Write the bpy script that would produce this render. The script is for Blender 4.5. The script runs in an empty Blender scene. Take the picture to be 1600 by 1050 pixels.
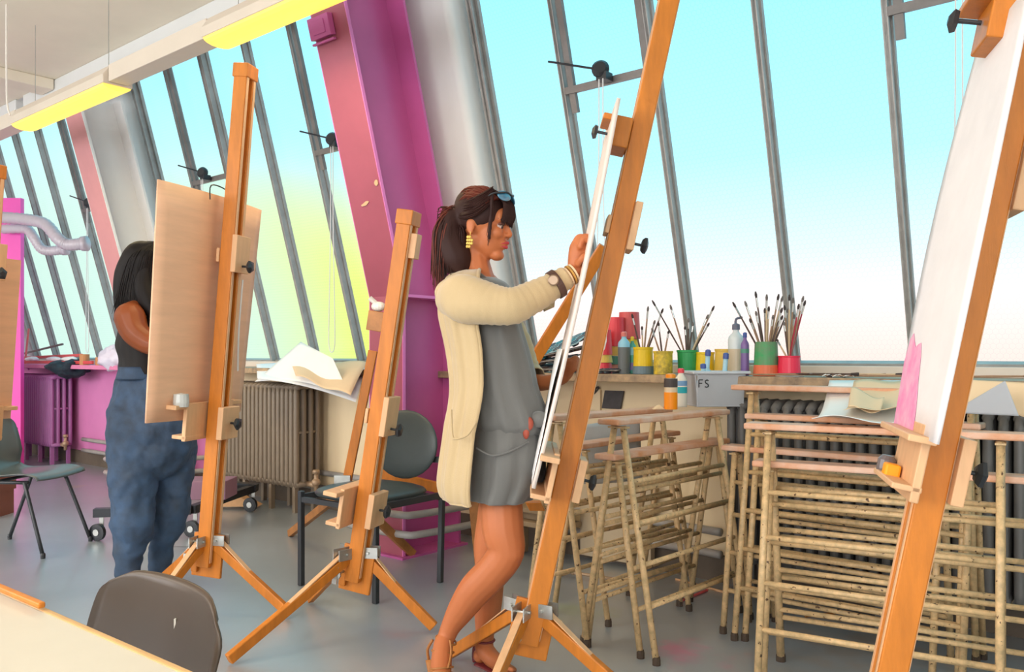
import bpy, bmesh, math, random
from mathutils import Vector, Matrix, noise

# ---------------------------------------------------------------- camera
F = 1334.0; H = 1.12; HY = 555.0                 # focal length in px (1600 wide), eye height, horizon row
CS, SN = math.cos(math.radians(40.2)), math.sin(math.radians(40.2))
scene = bpy.context.scene
COL = scene.collection
cam = bpy.data.cameras.new('camera'); camo = bpy.data.objects.new('camera', cam); COL.objects.link(camo)
cam.sensor_fit = 'HORIZONTAL'; cam.sensor_width = 36.0
cam.lens = 36.0 * F / 1600.0
cam.shift_x = 0.0
cam.shift_y = (HY - 525.0) / 1600.0
cam.clip_start = 0.05; cam.clip_end = 200
camo.location = (0, 0, H)
camo.rotation_euler = (math.radians(90), 0, math.radians(40.2))
scene.camera = camo
scene.view_settings.view_transform = 'Standard'
scene.view_settings.look = 'None'
scene.view_settings.gamma = 1.0
scene.view_settings.exposure = 0.0
scene.view_settings.use_curve_mapping = False

def lin(c):
    c = c / 255.0
    return c / 12.92 if c <= 0.04045 else ((c + 0.055) / 1.055) ** 2.4
def rgb(r, g, b): return (lin(r), lin(g), lin(b), 1.0)

# ---------------------------------------------------------------- world: evening sky, cyan above, rosy haze at the horizon
wd = bpy.data.worlds.new('sky'); scene.world = wd; wd.use_nodes = True
wn, wl = wd.node_tree.nodes, wd.node_tree.links
for n in list(wn): wn.remove(n)
def wnode(t, **k):
    n = wn.new(t)
    for a, b in k.items(): setattr(n, a, b)
    return n
tc = wnode('ShaderNodeTexCoord'); sep = wnode('ShaderNodeSeparateXYZ'); wl.new(tc.outputs['Generated'], sep.inputs[0])
rp = wnode('ShaderNodeValToRGB'); rp.color_ramp.interpolation = 'LINEAR'
mr = wnode('ShaderNodeMapRange'); mr.inputs['From Min'].default_value = -0.1; mr.inputs['From Max'].default_value = 0.5
wl.new(sep.outputs['Z'], mr.inputs['Value']); wl.new(mr.outputs[0], rp.inputs[0])
def stops(cr, items):
    while len(cr.elements) > 1: cr.elements.remove(cr.elements[-1])
    for i, (p, c) in enumerate(items):
        e = cr.elements[0] if i == 0 else cr.elements.new(p)
        e.position = p; e.color = c
def up(z): return (z + 0.1) / 0.6
stops(rp.color_ramp, [(up(-0.09), (0.70, 0.62, 0.60, 1)), (up(0.0), (0.92, 0.74, 0.68, 1)), (up(0.05), (0.93, 0.82, 0.79, 1)),
                      (up(0.12), (0.70, 0.90, 0.96, 1)), (up(0.22), (0.45, 0.94, 1.1, 1)), (up(0.38), (0.34, 0.95, 1.15, 1))])
# low sunlit greenery glowing towards the left bays
dv = wnode('ShaderNodeVectorMath', operation='DOT_PRODUCT')
g = Vector((-0.27 * CS - SN, -0.27 * SN + CS, -0.01)).normalized()
dv.inputs[1].default_value = g
wl.new(tc.outputs['Generated'], dv.inputs[0])
m1 = wnode('ShaderNodeMapRange', interpolation_type='SMOOTHSTEP'); m1.inputs['From Min'].default_value = 0.965; m1.inputs['From Max'].default_value = 0.999
wl.new(dv.outputs['Value'], m1.inputs['Value'])
mx = wnode('ShaderNodeMix', data_type='RGBA'); wl.new(m1.outputs[0], mx.inputs['Factor'])
wl.new(rp.outputs[0], mx.inputs['A']); mx.inputs['B'].default_value = (0.80, 0.96, 0.14, 1)
# further left the low haze turns pale green
dv2 = wnode('ShaderNodeVectorMath', operation='DOT_PRODUCT')
g2 = Vector((-0.50 * CS - SN, -0.50 * SN + CS, -0.02)).normalized(); dv2.inputs[1].default_value = g2
wl.new(tc.outputs['Generated'], dv2.inputs[0])
m2 = wnode('ShaderNodeMapRange', interpolation_type='SMOOTHSTEP'); m2.inputs['From Min'].default_value = 0.95; m2.inputs['From Max'].default_value = 0.995
wl.new(dv2.outputs['Value'], m2.inputs['Value'])
mx2 = wnode('ShaderNodeMix', data_type='RGBA'); wl.new(m2.outputs[0], mx2.inputs['Factor'])
wl.new(mx.outputs['Result'], mx2.inputs['A']); mx2.inputs['B'].default_value = (0.62, 0.86, 0.76, 1)
bg = wnode('ShaderNodeBackground'); bg.inputs['Strength'].default_value = 1.3
wl.new(mx2.outputs['Result'], bg.inputs['Color'])
wo = wnode('ShaderNodeOutputWorld'); wl.new(bg.outputs[0], wo.inputs['Surface'])

# ---------------------------------------------------------------- area lights: fill added at made-up windows of the unseen opposite wall
def area(name, loc, aim, sx, sy, power, color):
    l = bpy.data.lights.new(name, 'AREA'); l.shape = 'RECTANGLE'; l.size = sx; l.size_y = sy; l.energy = power; l.color = color
    o = bpy.data.objects.new(name, l); COL.objects.link(o); o.location = loc
    o.rotation_euler = (Vector(aim) - Vector(loc)).to_track_quat('-Z', 'Y').to_euler()
    return o
FRONT_Y = -4.6
for i, x in enumerate((-9.0, -5.2, -1.4, 2.4)):
    area('opposite_wall_fill', (x, FRONT_Y + 0.06, 2.1), (x, 0, 1.7), 3.0, 1.9, 130, (0.94, 0.96, 1.0))

# ---------------------------------------------------------------- placing helpers
def wc(xc, zc, z): return Vector((xc * CS - zc * SN, xc * SN + zc * CS, z))     # metres right of / ahead of the eye
def C(px, py, zc): return wc((px - 800) / F * zc, zc, H - (py - HY) / F * zc)
def Z(px, py, z):
    zc = F * (H - z) / (py - HY); return wc((px - 800) / F * zc, zc, z)
def FL(px, py): return Z(px, py, 0.0)
def OY(px, y, z):
    t = (px - 800) / F; zc = y / (t * SN + CS); return wc(t * zc, zc, z)
def DIR(a, b, z=0.0): return wc(a, b, z)

# ---------------------------------------------------------------- materials
MATS = {}
def mat(name, color, rough=0.6, metal=0.0, var=0.0, scale=6.0, bump=0.0, bscale=60.0, spec=0.5, stretch=None, var2=None,
        emit=None, estr=0.0, trans=0.0, sheen=0.0, coat=0.0, alpha=1.0, sub=0.0):
    if name in MATS: return MATS[name]
    m = bpy.data.materials.new(name); m.use_nodes = True; MATS[name] = m
    N, L = m.node_tree.nodes, m.node_tree.links
    b = N['Principled BSDF']
    b.inputs['Base Color'].default_value = color; b.inputs['Roughness'].default_value = rough; b.inputs['Metallic'].default_value = metal
    b.inputs['Specular IOR Level'].default_value = spec
    if trans: b.inputs['Transmission Weight'].default_value = trans
    if sheen: b.inputs['Sheen Weight'].default_value = sheen
    if coat: b.inputs['Coat Weight'].default_value = coat
    if alpha < 1: b.inputs['Alpha'].default_value = alpha
    if sub:
        b.inputs['Subsurface Weight'].default_value = sub; b.inputs['Subsurface Radius'].default_value = (0.02, 0.008, 0.004)
        b.inputs['Subsurface Scale'].default_value = 0.5
    if emit: b.inputs['Emission Color'].default_value = emit; b.inputs['Emission Strength'].default_value = estr
    t = N.new('ShaderNodeTexCoord'); mp = N.new('ShaderNodeMapping'); L.new(t.outputs['Object'], mp.inputs[0])
    if stretch: mp.inputs['Scale'].default_value = stretch
    if var:
        n = N.new('ShaderNodeTexNoise'); n.inputs['Scale'].default_value = scale; n.inputs['Detail'].default_value = 6; n.inputs['Roughness'].default_value = 0.62
        L.new(mp.outputs[0], n.inputs['Vector'])
        x = N.new('ShaderNodeMix'); x.data_type = 'RGBA'
        r = N.new('ShaderNodeMapRange'); r.inputs['From Min'].default_value = 0.3; r.inputs['From Max'].default_value = 0.7
        L.new(n.outputs[0], r.inputs['Value']); L.new(r.outputs[0], x.inputs['Factor'])
        c2 = var2 or tuple(c * (1 - var) for c in color[:3]) + (1,)
        x.inputs['A'].default_value = color; x.inputs['B'].default_value = c2
        L.new(x.outputs['Result'], b.inputs['Base Color'])
    if bump:
        n2 = N.new('ShaderNodeTexNoise'); n2.inputs['Scale'].default_value = bscale; n2.inputs['Detail'].default_value = 4
        L.new(mp.outputs[0], n2.inputs['Vector'])
        bp = N.new('ShaderNodeBump'); bp.inputs['Strength'].default_value = bump; bp.inputs['Distance'].default_value = 0.01
        L.new(n2.outputs[0], bp.inputs['Height']); L.new(bp.outputs[0], b.inputs['Normal'])
    return m
def nodes(m): return m.node_tree.nodes, m.node_tree.links, m.node_tree.nodes['Principled BSDF']

M_WOOD = mat('varnished_beech', rgb(212, 126, 40), 0.42, var=0.28, scale=5, stretch=(6, 6, 1), spec=0.4, bump=0.05)
M_WOODP = mat('pale_beech', rgb(228, 178, 132), 0.55, var=0.16, scale=7, stretch=(5, 5, 1))  # pale wood parts, and strips standing for light on easel edges
M_WOODD = mat('dirty_beech', rgb(196, 130, 70), 0.55, var=0.55, scale=9, bump=0.1)
M_STEEL = mat('zinc_steel', rgb(190, 190, 185), 0.35, metal=0.8, var=0.2, scale=30)
M_DARKMETAL = mat('dark_metal', rgb(60, 62, 66), 0.4, metal=0.5)
M_BLACK = mat('black_plastic', rgb(40, 42, 46), 0.4)
M_WHITE = mat('white_wall_paint', rgb(232, 232, 230), 0.7, var=0.05, scale=2, bump=0.03, bscale=8)
M_CEIL = mat('ceiling_paint', rgb(252, 240, 220), 0.8, var=0.10, scale=0.9, bump=0.04, bscale=6)
M_CREAM = mat('cream_wall_paint', rgb(255, 230, 188), 0.7, var=0.14, scale=1.6, bump=0.08, bscale=12, stretch=(1, 1, 0.5))
M_PINKW = mat('pink_wall_paint', rgb(232, 140, 196), 0.6, var=0.12, scale=2)
M_PINK = mat('magenta_steel_paint', rgb(206, 100, 164), 0.38, var=0.12, scale=2.5, bump=0.02, bscale=10)
M_PINKEDGE = mat('worn_pink_paint', rgb(232, 130, 200), 0.4, var=0.1)
M_SALMON = mat('salmon_pink_paint', rgb(214, 148, 150), 0.6, var=0.08)
M_FRAME = mat('galvanised_window_steel', rgb(170, 166, 162), 0.5, metal=0.15, var=0.25, scale=12)
M_FRAMED = mat('grey_window_steel', rgb(128, 122, 118), 0.5, metal=0.2, var=0.25, scale=12)
M_CONC = mat('dark_concrete', rgb(110, 100, 92), 0.8, var=0.3, scale=4)
M_PAPER = mat('white_paper', rgb(246, 244, 240), 0.7, var=0.04, scale=3)
M_KRAFT = mat('brown_paper', rgb(236, 206, 166), 0.7, var=0.08, scale=3)

# ---------------------------------------------------------------- mesh helpers
def new(): return bmesh.new()
def wtrans(o):
    t = Vector((0, 0, 0))
    while o: t += o.location; o = o.parent
    return t
def obj(name, bm, m, parent=None, smooth=False, bevel=0.0, solid=0.0, base=None, kind=None, remesh=0.0, sm=0, mods=None, keep=False):
    """links the bmesh (in world metres) as one mesh object; its origin goes to its base or to its parent's"""
    bmesh.ops.recalc_face_normals(bm, faces=bm.faces) if not keep else None
    if parent is not None: off = wtrans(parent); loc = Vector((0, 0, 0))
    else:
        xs = [v.co for v in bm.verts]
        if base is None:
            lo = Vector((min(v.x for v in xs), min(v.y for v in xs), min(v.z for v in xs))); hi = Vector((max(v.x for v in xs), max(v.y for v in xs), 0))
            base = Vector(((lo.x + hi.x) / 2, (lo.y + hi.y) / 2, lo.z))
        off = Vector(base); loc = off
    for v in bm.verts: v.co -= off
    me = bpy.data.meshes.new(name); bm.to_mesh(me); bm.free()
    for mm in (m if isinstance(m, (list, tuple)) else [m]): me.materials.append(mm)
    if smooth:
        for p in me.polygons: p.use_smooth = True
    o = bpy.data.objects.new(name, me); COL.objects.link(o); o.location = loc
    if parent is not None: o.parent = parent
    if kind: o['kind'] = kind
    if remesh:
        r = o.modifiers.new('remesh', 'REMESH'); r.mode = 'VOXEL'; r.voxel_size = remesh; r.use_smooth_shade = True
    if sm:
        s = o.modifiers.new('smooth', 'SMOOTH'); s.iterations = sm; s.factor = 0.5
    if solid:
        s = o.modifiers.new('thick', 'SOLIDIFY'); s.thickness = solid; s.offset = 0
    if bevel:
        b = o.modifiers.new('bevel', 'BEVEL'); b.width = bevel; b.segments = 2; b.limit_method = 'ANGLE'; b.angle_limit = 0.6
    return o
def thing(name, label, cat, loc=(0, 0, 0), group=None):
    o = bpy.data.objects.new(name, None); COL.objects.link(o); o.location = loc
    o['label'] = label; o['category'] = cat
    if group: o['group'] = group
    return o
def tag(o, label, cat, group=None, kind=None):
    o['label'] = label; o['category'] = cat
    if group: o['group'] = group
    if kind: o['kind'] = kind
    return o
def struct(name, bm, m, **k): return obj(name, bm, m, kind='structure', **k)

def boxv(bm, c, ax, ay, az):
    """box from centre and three half-extent vectors"""
    c = Vector(c); vs = []
    for i in (-1, 1):
        for j in (-1, 1):
            for k in (-1, 1): vs.append(bm.verts.new(c + i * ax + j * ay + k * az))
    for f in ((0, 1, 3, 2), (4, 6, 7, 5), (0, 4, 5, 1), (2, 3, 7, 6), (0, 2, 6, 4), (1, 5, 7, 3)): bm.faces.new([vs[i] for i in f])
def box(bm, lo, hi):
    lo, hi = Vector(lo), Vector(hi); c = (lo + hi) / 2; h = (hi - lo) / 2
    boxv(bm, c, Vector((h.x, 0, 0)), Vector((0, h.y, 0)), Vector((0, 0, h.z)))
def bar(bm, p0, p1, w, d, side):
    """rectangular bar p0-p1; w measured along 'side', d across"""
    p0, p1 = Vector(p0), Vector(p1); a = (p1 - p0); n = a.normalized()
    s = Vector(side); s = (s - n * s.dot(n)).normalized(); t = n.cross(s)
    boxv(bm, (p0 + p1) / 2, a / 2, s * w / 2, t * d / 2)
def cr(pts, k):
    """Catmull-Rom resample of a list of tuples"""
    if len(pts) < 3 or k < 2: return [tuple(p) for p in pts]
    out = []; n = len(pts)
    for i in range(n - 1):
        p0, p1, p2, p3 = pts[max(i - 1, 0)], pts[i], pts[i + 1], pts[min(i + 2, n - 1)]
        for j in range(k):
            t = j / k
            out.append(tuple(0.5 * ((2 * b) + (-a + c) * t + (2 * a - 5 * b + 4 * c - d) * t * t + (-a + 3 * b - 3 * c + d) * t ** 3)
                             for a, b, c, d in zip(p0, p1, p2, p3)))
    out.append(tuple(pts[-1])); return out
def tube(bm, pts, r, n=10, k=1, cap=True, flat=None):
    """round tube through points; r a number or a list; flat=(vector, factor) squashes the section along a direction"""
    if not isinstance(r, (list, tuple)): r = [r] * len(pts)
    q = cr([tuple(p) + (rr,) for p, rr in zip(pts, r)], k)
    P = [Vector(a[:3]) for a in q]; R = [a[3] for a in q]
    rings = []; prev = None
    for i, p in enumerate(P):
        d = (P[min(i + 1, len(P) - 1)] - P[max(i - 1, 0)]).normalized()
        if prev is None:
            a = Vector((0, 0, 1)) if abs(d.z) < 0.9 else Vector((1, 0, 0)); s = d.cross(a).normalized()
        else:
            s = prev - d * prev.dot(d)
            s = s.normalized() if s.length > 1e-6 else prev
        prev = s; t = d.cross(s)
        ring = []
        for j in range(n):
            an = 2 * math.pi * j / n; v = (s * math.cos(an) + t * math.sin(an)) * max(R[i], 1e-4)
            if flat: fv, ff = flat; v -= fv * v.dot(fv) * (1 - ff)
            ring.append(bm.verts.new(p + v))
        rings.append(ring)
    for a, b in zip(rings, rings[1:]):
        for j in range(n): bm.faces.new((a[j], a[(j + 1) % n], b[(j + 1) % n], b[j]))
    if cap: bm.faces.new(rings[0][::-1]); bm.faces.new(rings[-1])
    return rings
def ell(bm, c, rx, ry=None, rz=None, ax=None, ay=None, az=None, u=14, v=9):
    c = Vector(c); ry = ry or rx; rz = rz or rx
    ax = ax or Vector((1, 0, 0)); ay = ay or Vector((0, 1, 0)); az = az or Vector((0, 0, 1))
    top = bm.verts.new(c + az * rz); bot = bm.verts.new(c - az * rz); rings = []
    for i in range(1, v):
        th = math.pi * i / v
        rings.append([bm.verts.new(c + az * rz * math.cos(th) + (ax * rx * math.cos(2 * math.pi * j / u) + ay * ry * math.sin(2 * math.pi * j / u)) * math.sin(th)) for j in range(u)])
    for j in range(u):
        k = (j + 1) % u
        bm.faces.new((top, rings[0][j], rings[0][k])); bm.faces.new((bot, rings[-1][k], rings[-1][j]))
        for a, b in zip(rings, rings[1:]): bm.faces.new((a[j], b[j], b[k], a[k]))
def limb(bm, pts, r, k=4, n=12, flat=None):
    tube(bm, pts, r, n=n, k=k, flat=flat)
    if not flat:
        ell(bm, pts[0], r[0] * .99, u=n); ell(bm, pts[-1], r[-1] * .99, u=n)
def lathe(bm, c, prof, n=24, ax=Vector((0, 0, 1)), rfun=None):
    """profile [(radius, height)] turned about axis ax from point c"""
    ax = Vector(ax).normalized(); a = Vector((1, 0, 0)) if abs(ax.x) < 0.9 else Vector((0, 1, 0))
    s = ax.cross(a).normalized(); t = ax.cross(s); c = Vector(c); rings = []
    for r, h in prof:
        rings.append([bm.verts.new(c + ax * h + (s * math.cos(2 * math.pi * j / n) + t * math.sin(2 * math.pi * j / n)) * max(r, 1e-4) * (rfun(2 * math.pi * j / n, h) if rfun else 1)) for j in range(n)])
    for a_, b_ in zip(rings, rings[1:]):
        for j in range(n): bm.faces.new((a_[j], a_[(j + 1) % n], b_[(j + 1) % n], b_[j]))
    if prof[0][0] > 1e-3: bm.faces.new(rings[0][::-1])
    if prof[-1][0] > 1e-3: bm.faces.new(rings[-1])
def grid(bm, nu, nv, fn, closed=False):
    vs = [[bm.verts.new(fn(i / (nu - (0 if closed else 1)), j / (nv - 1))) for j in range(nv)] for i in range(nu)]
    for i in range(nu if closed else nu - 1):
        for j in range(nv - 1): bm.faces.new((vs[i][j], vs[(i + 1) % nu][j], vs[(i + 1) % nu][j + 1], vs[i][j + 1]))
    return vs
def sheet(name, corners, m, fn=None, n=14, parent=None, solid=0.0012, **k):
    """paper or cloth through four corner points (a,b,c,d round the edge), displaced by fn(u,v)"""
    a, b, c, d = [Vector(x) for x in corners]; bm = new()
    def f(u, v):
        p = (a * (1 - u) + b * u) * (1 - v) + (d * (1 - u) + c * u) * v
        return p + (fn(u, v) if fn else Vector((0, 0, 0)))
    grid(bm, n, n, f)
    return obj(name, bm, m, parent, smooth=True, solid=solid, **k)
UPV = Vector((0, 0, 1))
rnd = random.Random(7)
# ================================================================ THE ROOM
D = 4.1; BZ = 1.07; LEAN = math.radians(15.3); WALL = 3.9; CZ = 3.42
def SL(x, s, n=0.0): return Vector((x, D - s * math.sin(LEAN) + n * math.cos(LEAN), BZ + s * math.cos(LEAN) + n * math.sin(LEAN)))
SX = Vector((1, 0, 0)); SU = SL(0, 1) - SL(0, 0); SNV = Vector((0, math.cos(LEAN), math.sin(LEAN)))
XL, XR = -13.5, 3.6

# floor: worn grey paint with faint chalk and paint stains
M_FLOOR = mat('worn_grey_floor_paint', rgb(158, 168, 176), 0.30, var=0.22, scale=1.3, bump=0.05, bscale=5, spec=1.0, coat=1.0)
N, L, B = nodes(M_FLOOR); B.inputs['Coat Roughness'].default_value = .36
src = B.inputs['Base Color'].links[0].from_socket
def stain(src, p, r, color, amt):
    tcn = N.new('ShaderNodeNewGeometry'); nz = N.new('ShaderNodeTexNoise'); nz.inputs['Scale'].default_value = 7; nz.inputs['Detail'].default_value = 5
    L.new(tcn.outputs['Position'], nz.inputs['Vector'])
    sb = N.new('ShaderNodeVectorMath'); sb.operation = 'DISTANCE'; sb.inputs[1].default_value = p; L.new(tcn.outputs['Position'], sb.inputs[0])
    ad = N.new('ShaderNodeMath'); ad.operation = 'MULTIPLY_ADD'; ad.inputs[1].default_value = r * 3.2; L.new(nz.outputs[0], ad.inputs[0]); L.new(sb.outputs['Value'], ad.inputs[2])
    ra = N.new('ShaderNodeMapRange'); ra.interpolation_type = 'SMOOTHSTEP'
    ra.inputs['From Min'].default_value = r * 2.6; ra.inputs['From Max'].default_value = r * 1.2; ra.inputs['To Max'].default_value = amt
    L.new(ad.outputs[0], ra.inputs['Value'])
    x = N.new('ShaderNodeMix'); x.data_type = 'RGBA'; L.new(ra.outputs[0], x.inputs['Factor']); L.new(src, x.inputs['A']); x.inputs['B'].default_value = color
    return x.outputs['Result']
src = stain(src, FL(1085, 1022), 0.17, rgb(214, 90, 150), 0.75)
src = stain(src, FL(890, 955), 0.22, rgb(150, 178, 120), 0.45)
src = stain(src, FL(925, 905), 0.16, rgb(196, 120, 100), 0.3)
src = stain(src, FL(120, 760), 0.12, rgb(196, 190, 110), 0.6)
src = stain(src, FL(620, 990), 0.1, rgb(190, 120, 110), 0.3)
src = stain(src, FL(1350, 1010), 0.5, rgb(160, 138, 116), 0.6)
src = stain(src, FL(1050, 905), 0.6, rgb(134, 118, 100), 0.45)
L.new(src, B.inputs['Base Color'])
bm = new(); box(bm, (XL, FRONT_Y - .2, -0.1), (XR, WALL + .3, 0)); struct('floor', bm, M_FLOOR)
bm = new(); box(bm, (XL, FRONT_Y - .2, CZ), (XR, 3.0, CZ + 0.15))
struct('ceiling', bm, M_CEIL)
bm = new(); box(bm, (XL, 2.98, 3.57), (XR, 3.45, 3.65)); struct('trim_4', bm, M_WHITE)
# shallow ceiling ribs above the steel frames, and shallow slab steps
for x in (-7.62, -3.85, -11.4, 0.0):
    bm = new(); box(bm, (x - .12, FRONT_Y, CZ - 0.09), (x + .12, 2.97, CZ)); struct('trim_1', bm, M_CEIL, bevel=0.01)
# white boxes along the head of each window bay
BAY = 3.80; PANE = 0.545
BAY0 = -0.797 * 4.1                                       # left edge of the bay at the right of the photo
bays = [(BAY0, 7), (-1.722 * 4.1, 6), (-10.74, 6), (-14.5, 6)]
for a, b in ((-10.9, -8.35), (-8.18, 0.2), (0.4, XR)):
    bm = new(); box(bm, (a, 2.975, 3.22), (b, 3.05, CZ)); struct('trim_3', bm, M_WHITE, bevel=0.008)

# walls
XP = -6.55
bm = new(); box(bm, (XP, WALL, 0), (XR, WALL + .3, 1.0)); struct('wall_back', bm, M_CREAM)
bm = new(); box(bm, (XL, WALL, 0), (XP, WALL + .3, 1.0)); struct('wall_back', bm, M_PINKW)
bm = new(); box(bm, (XL - .2, FRONT_Y, 0), (XL, 4.4, CZ)); struct('wall_left', bm, M_WHITE)
bm = new(); box(bm, (XR, FRONT_Y, 0), (XR + .2, 4.4, CZ)); struct('wall_right', bm, M_WHITE)
bm = new()
box(bm, (XL, FRONT_Y - .2, 0), (XR, FRONT_Y, 1.1)); box(bm, (XL, FRONT_Y - .2, 3.1), (XR, FRONT_Y, CZ))
for x0, x1 in ((XL, -10.5), (-7.5, -6.7), (-3.7, -2.9), (0.1, 0.9), (3.59, XR)): box(bm, (x0, FRONT_Y - .2, 1.1), (x1, FRONT_Y, 3.1))
struct('wall_front', bm, M_WHITE)
M_FROST = mat('frosted_pane', rgb(240, 245, 245), 0.9)
for i, x in enumerate((-9.0, -5.2, -1.4, 2.4)):
    bm = new(); box(bm, (x - 1.5, FRONT_Y - .12, 1.1), (x + 1.5, FRONT_Y - .1, 3.1)); struct('window_%d' % (i + 5), bm, M_FROST)  # unseen windows added to go with the fill lights
# sill shelf under the glazing
M_SHELF = mat('paint_spattered_shelf', rgb(196, 164, 126), 0.6, var=0.5, scale=14, var2=rgb(120, 104, 90))
bm = new(); box(bm, (XP, 3.6, 0.985), (XR, 4.16, 1.025)); struct('trim_5', bm, M_SHELF, bevel=0.004)
bm = new(); box(bm, (XL, 3.6, 0.985), (XP, 4.16, 1.025)); struct('trim_5', bm, mat('pink_sill', rgb(236, 140, 180), .6, var=.1), bevel=0.004)
bm = new(); box(bm, (XL, 4.0, 1.025), (XR, 4.2, BZ)); struct('trim_6', bm, mat('pale_window_board', rgb(226, 214, 200), .6, var=.1), bevel=0.004)
# dark strip along the foot of the wall
bm = new(); box(bm, (XL, WALL - .02, 0), (XR, WALL, 0.13)); struct('wall_foot_back', bm, mat('dark_wall_foot', rgb(110, 96, 82), .7, var=.3))

# piers between the bays, leaning with the glazing, with rounded shoulders
def pier(x0, x1, m=M_WHITE, proud=0.17):
    bm = new(); ha = proud / 2
    boxv(bm, (SL(x0, 1.28, -.07) + SL(x1, 1.28, -.07)) / 2, SX * (x1 - x0) / 2, SU * 1.34, SNV * .10)
    o = struct('wall_back', bm, m); b = o.modifiers.new('round', 'BEVEL'); b.width = 0.05; b.segments = 5; b.limit_method = 'ANGLE'
    for p in o.data.polygons: p.use_smooth = True
for (xa, na), (xb, nb) in zip(bays[1:], bays[:-1]): pier(xa + (na - 1) * PANE + .03, xb - .05)

# wired glass
M_GLASS = bpy.data.materials.new('wired_glass'); M_GLASS.use_nodes = True
N, L = M_GLASS.node_tree.nodes, M_GLASS.node_tree.links
for n in list(N): N.remove(n)
def nd(t, op=None, a=None, b=None, c=None):
    n = N.new(t)
    if op: n.operation = op
    for i, x in enumerate((a, b, c)):
        if x is None: continue
        if isinstance(x, (int, float, tuple)): n.inputs[i].default_value = x
        else: L.new(x, n.inputs[i])
    return n
tcn = nd('ShaderNodeTexCoord'); sp = nd('ShaderNodeSeparateXYZ'); L.new(tcn.outputs['Object'], sp.inputs[0])
ux = nd('ShaderNodeMath', 'MULTIPLY', sp.outputs['X'], 42.0); vy = nd('ShaderNodeMath', 'MULTIPLY', sp.outputs['Z'], 42.0)
def hexcell(ox, oy):
    a = nd('ShaderNodeMath', 'ADD', ux.outputs[0], 500.0 + ox); a = nd('ShaderNodeMath', 'FLOORED_MODULO', a.outputs[0], 1.0); a = nd('ShaderNodeMath', 'SUBTRACT', a.outputs[0], .5)
    b = nd('ShaderNodeMath', 'ADD', vy.outputs[0], 1000.0 + oy); b = nd('ShaderNodeMath', 'FLOORED_MODULO', b.outputs[0], 1.732); b = nd('ShaderNodeMath', 'SUBTRACT', b.outputs[0], .866)
    a = nd('ShaderNodeMath', 'ABSOLUTE', a.outputs[0]); b = nd('ShaderNodeMath', 'ABSOLUTE', b.outputs[0])
    e = nd('ShaderNodeMath', 'MULTIPLY', b.outputs[0], .866); e = nd('ShaderNodeMath', 'MULTIPLY_ADD', a.outputs[0], .5, e.outputs[0])
    return nd('ShaderNodeMath', 'MAXIMUM', e.outputs[0], a.outputs[0])
hx = nd('ShaderNodeMath', 'MINIMUM', hexcell(0, 0).outputs[0], hexcell(.5, .866).outputs[0])
ln = nd('ShaderNodeMath', 'GREATER_THAN', hx.outputs[0], 0.465)
tr = nd('ShaderNodeBsdfTransparent'); tr.inputs[0].default_value = (0.985, 0.99, 0.99, 1)
tw = nd('ShaderNodeBsdfTransparent'); tw.inputs[0].default_value = (0.93, 0.95, 0.96, 1)
ms = nd('ShaderNodeMixShader'); L.new(ln.outputs[0], ms.inputs[0]); L.new(tr.outputs[0], ms.inputs[1]); L.new(tw.outputs[0], ms.inputs[2])
gl = nd('ShaderNodeBsdfGlossy'); gl.inputs['Roughness'].default_value = 0.25
fr = nd('ShaderNodeFresnel'); fr.inputs[0].default_value = 1.3; fm = nd('ShaderNodeMath', 'MULTIPLY', fr.outputs[0], .1)
ms2 = nd('ShaderNodeMixShader'); L.new(fm.outputs[0], ms2.inputs[0]); L.new(ms.outputs[0], ms2.inputs[1]); L.new(gl.outputs[0], ms2.inputs[2])
ou = nd('ShaderNodeOutputMaterial'); L.new(ms2.outputs[0], ou.inputs['Surface'])

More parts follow.
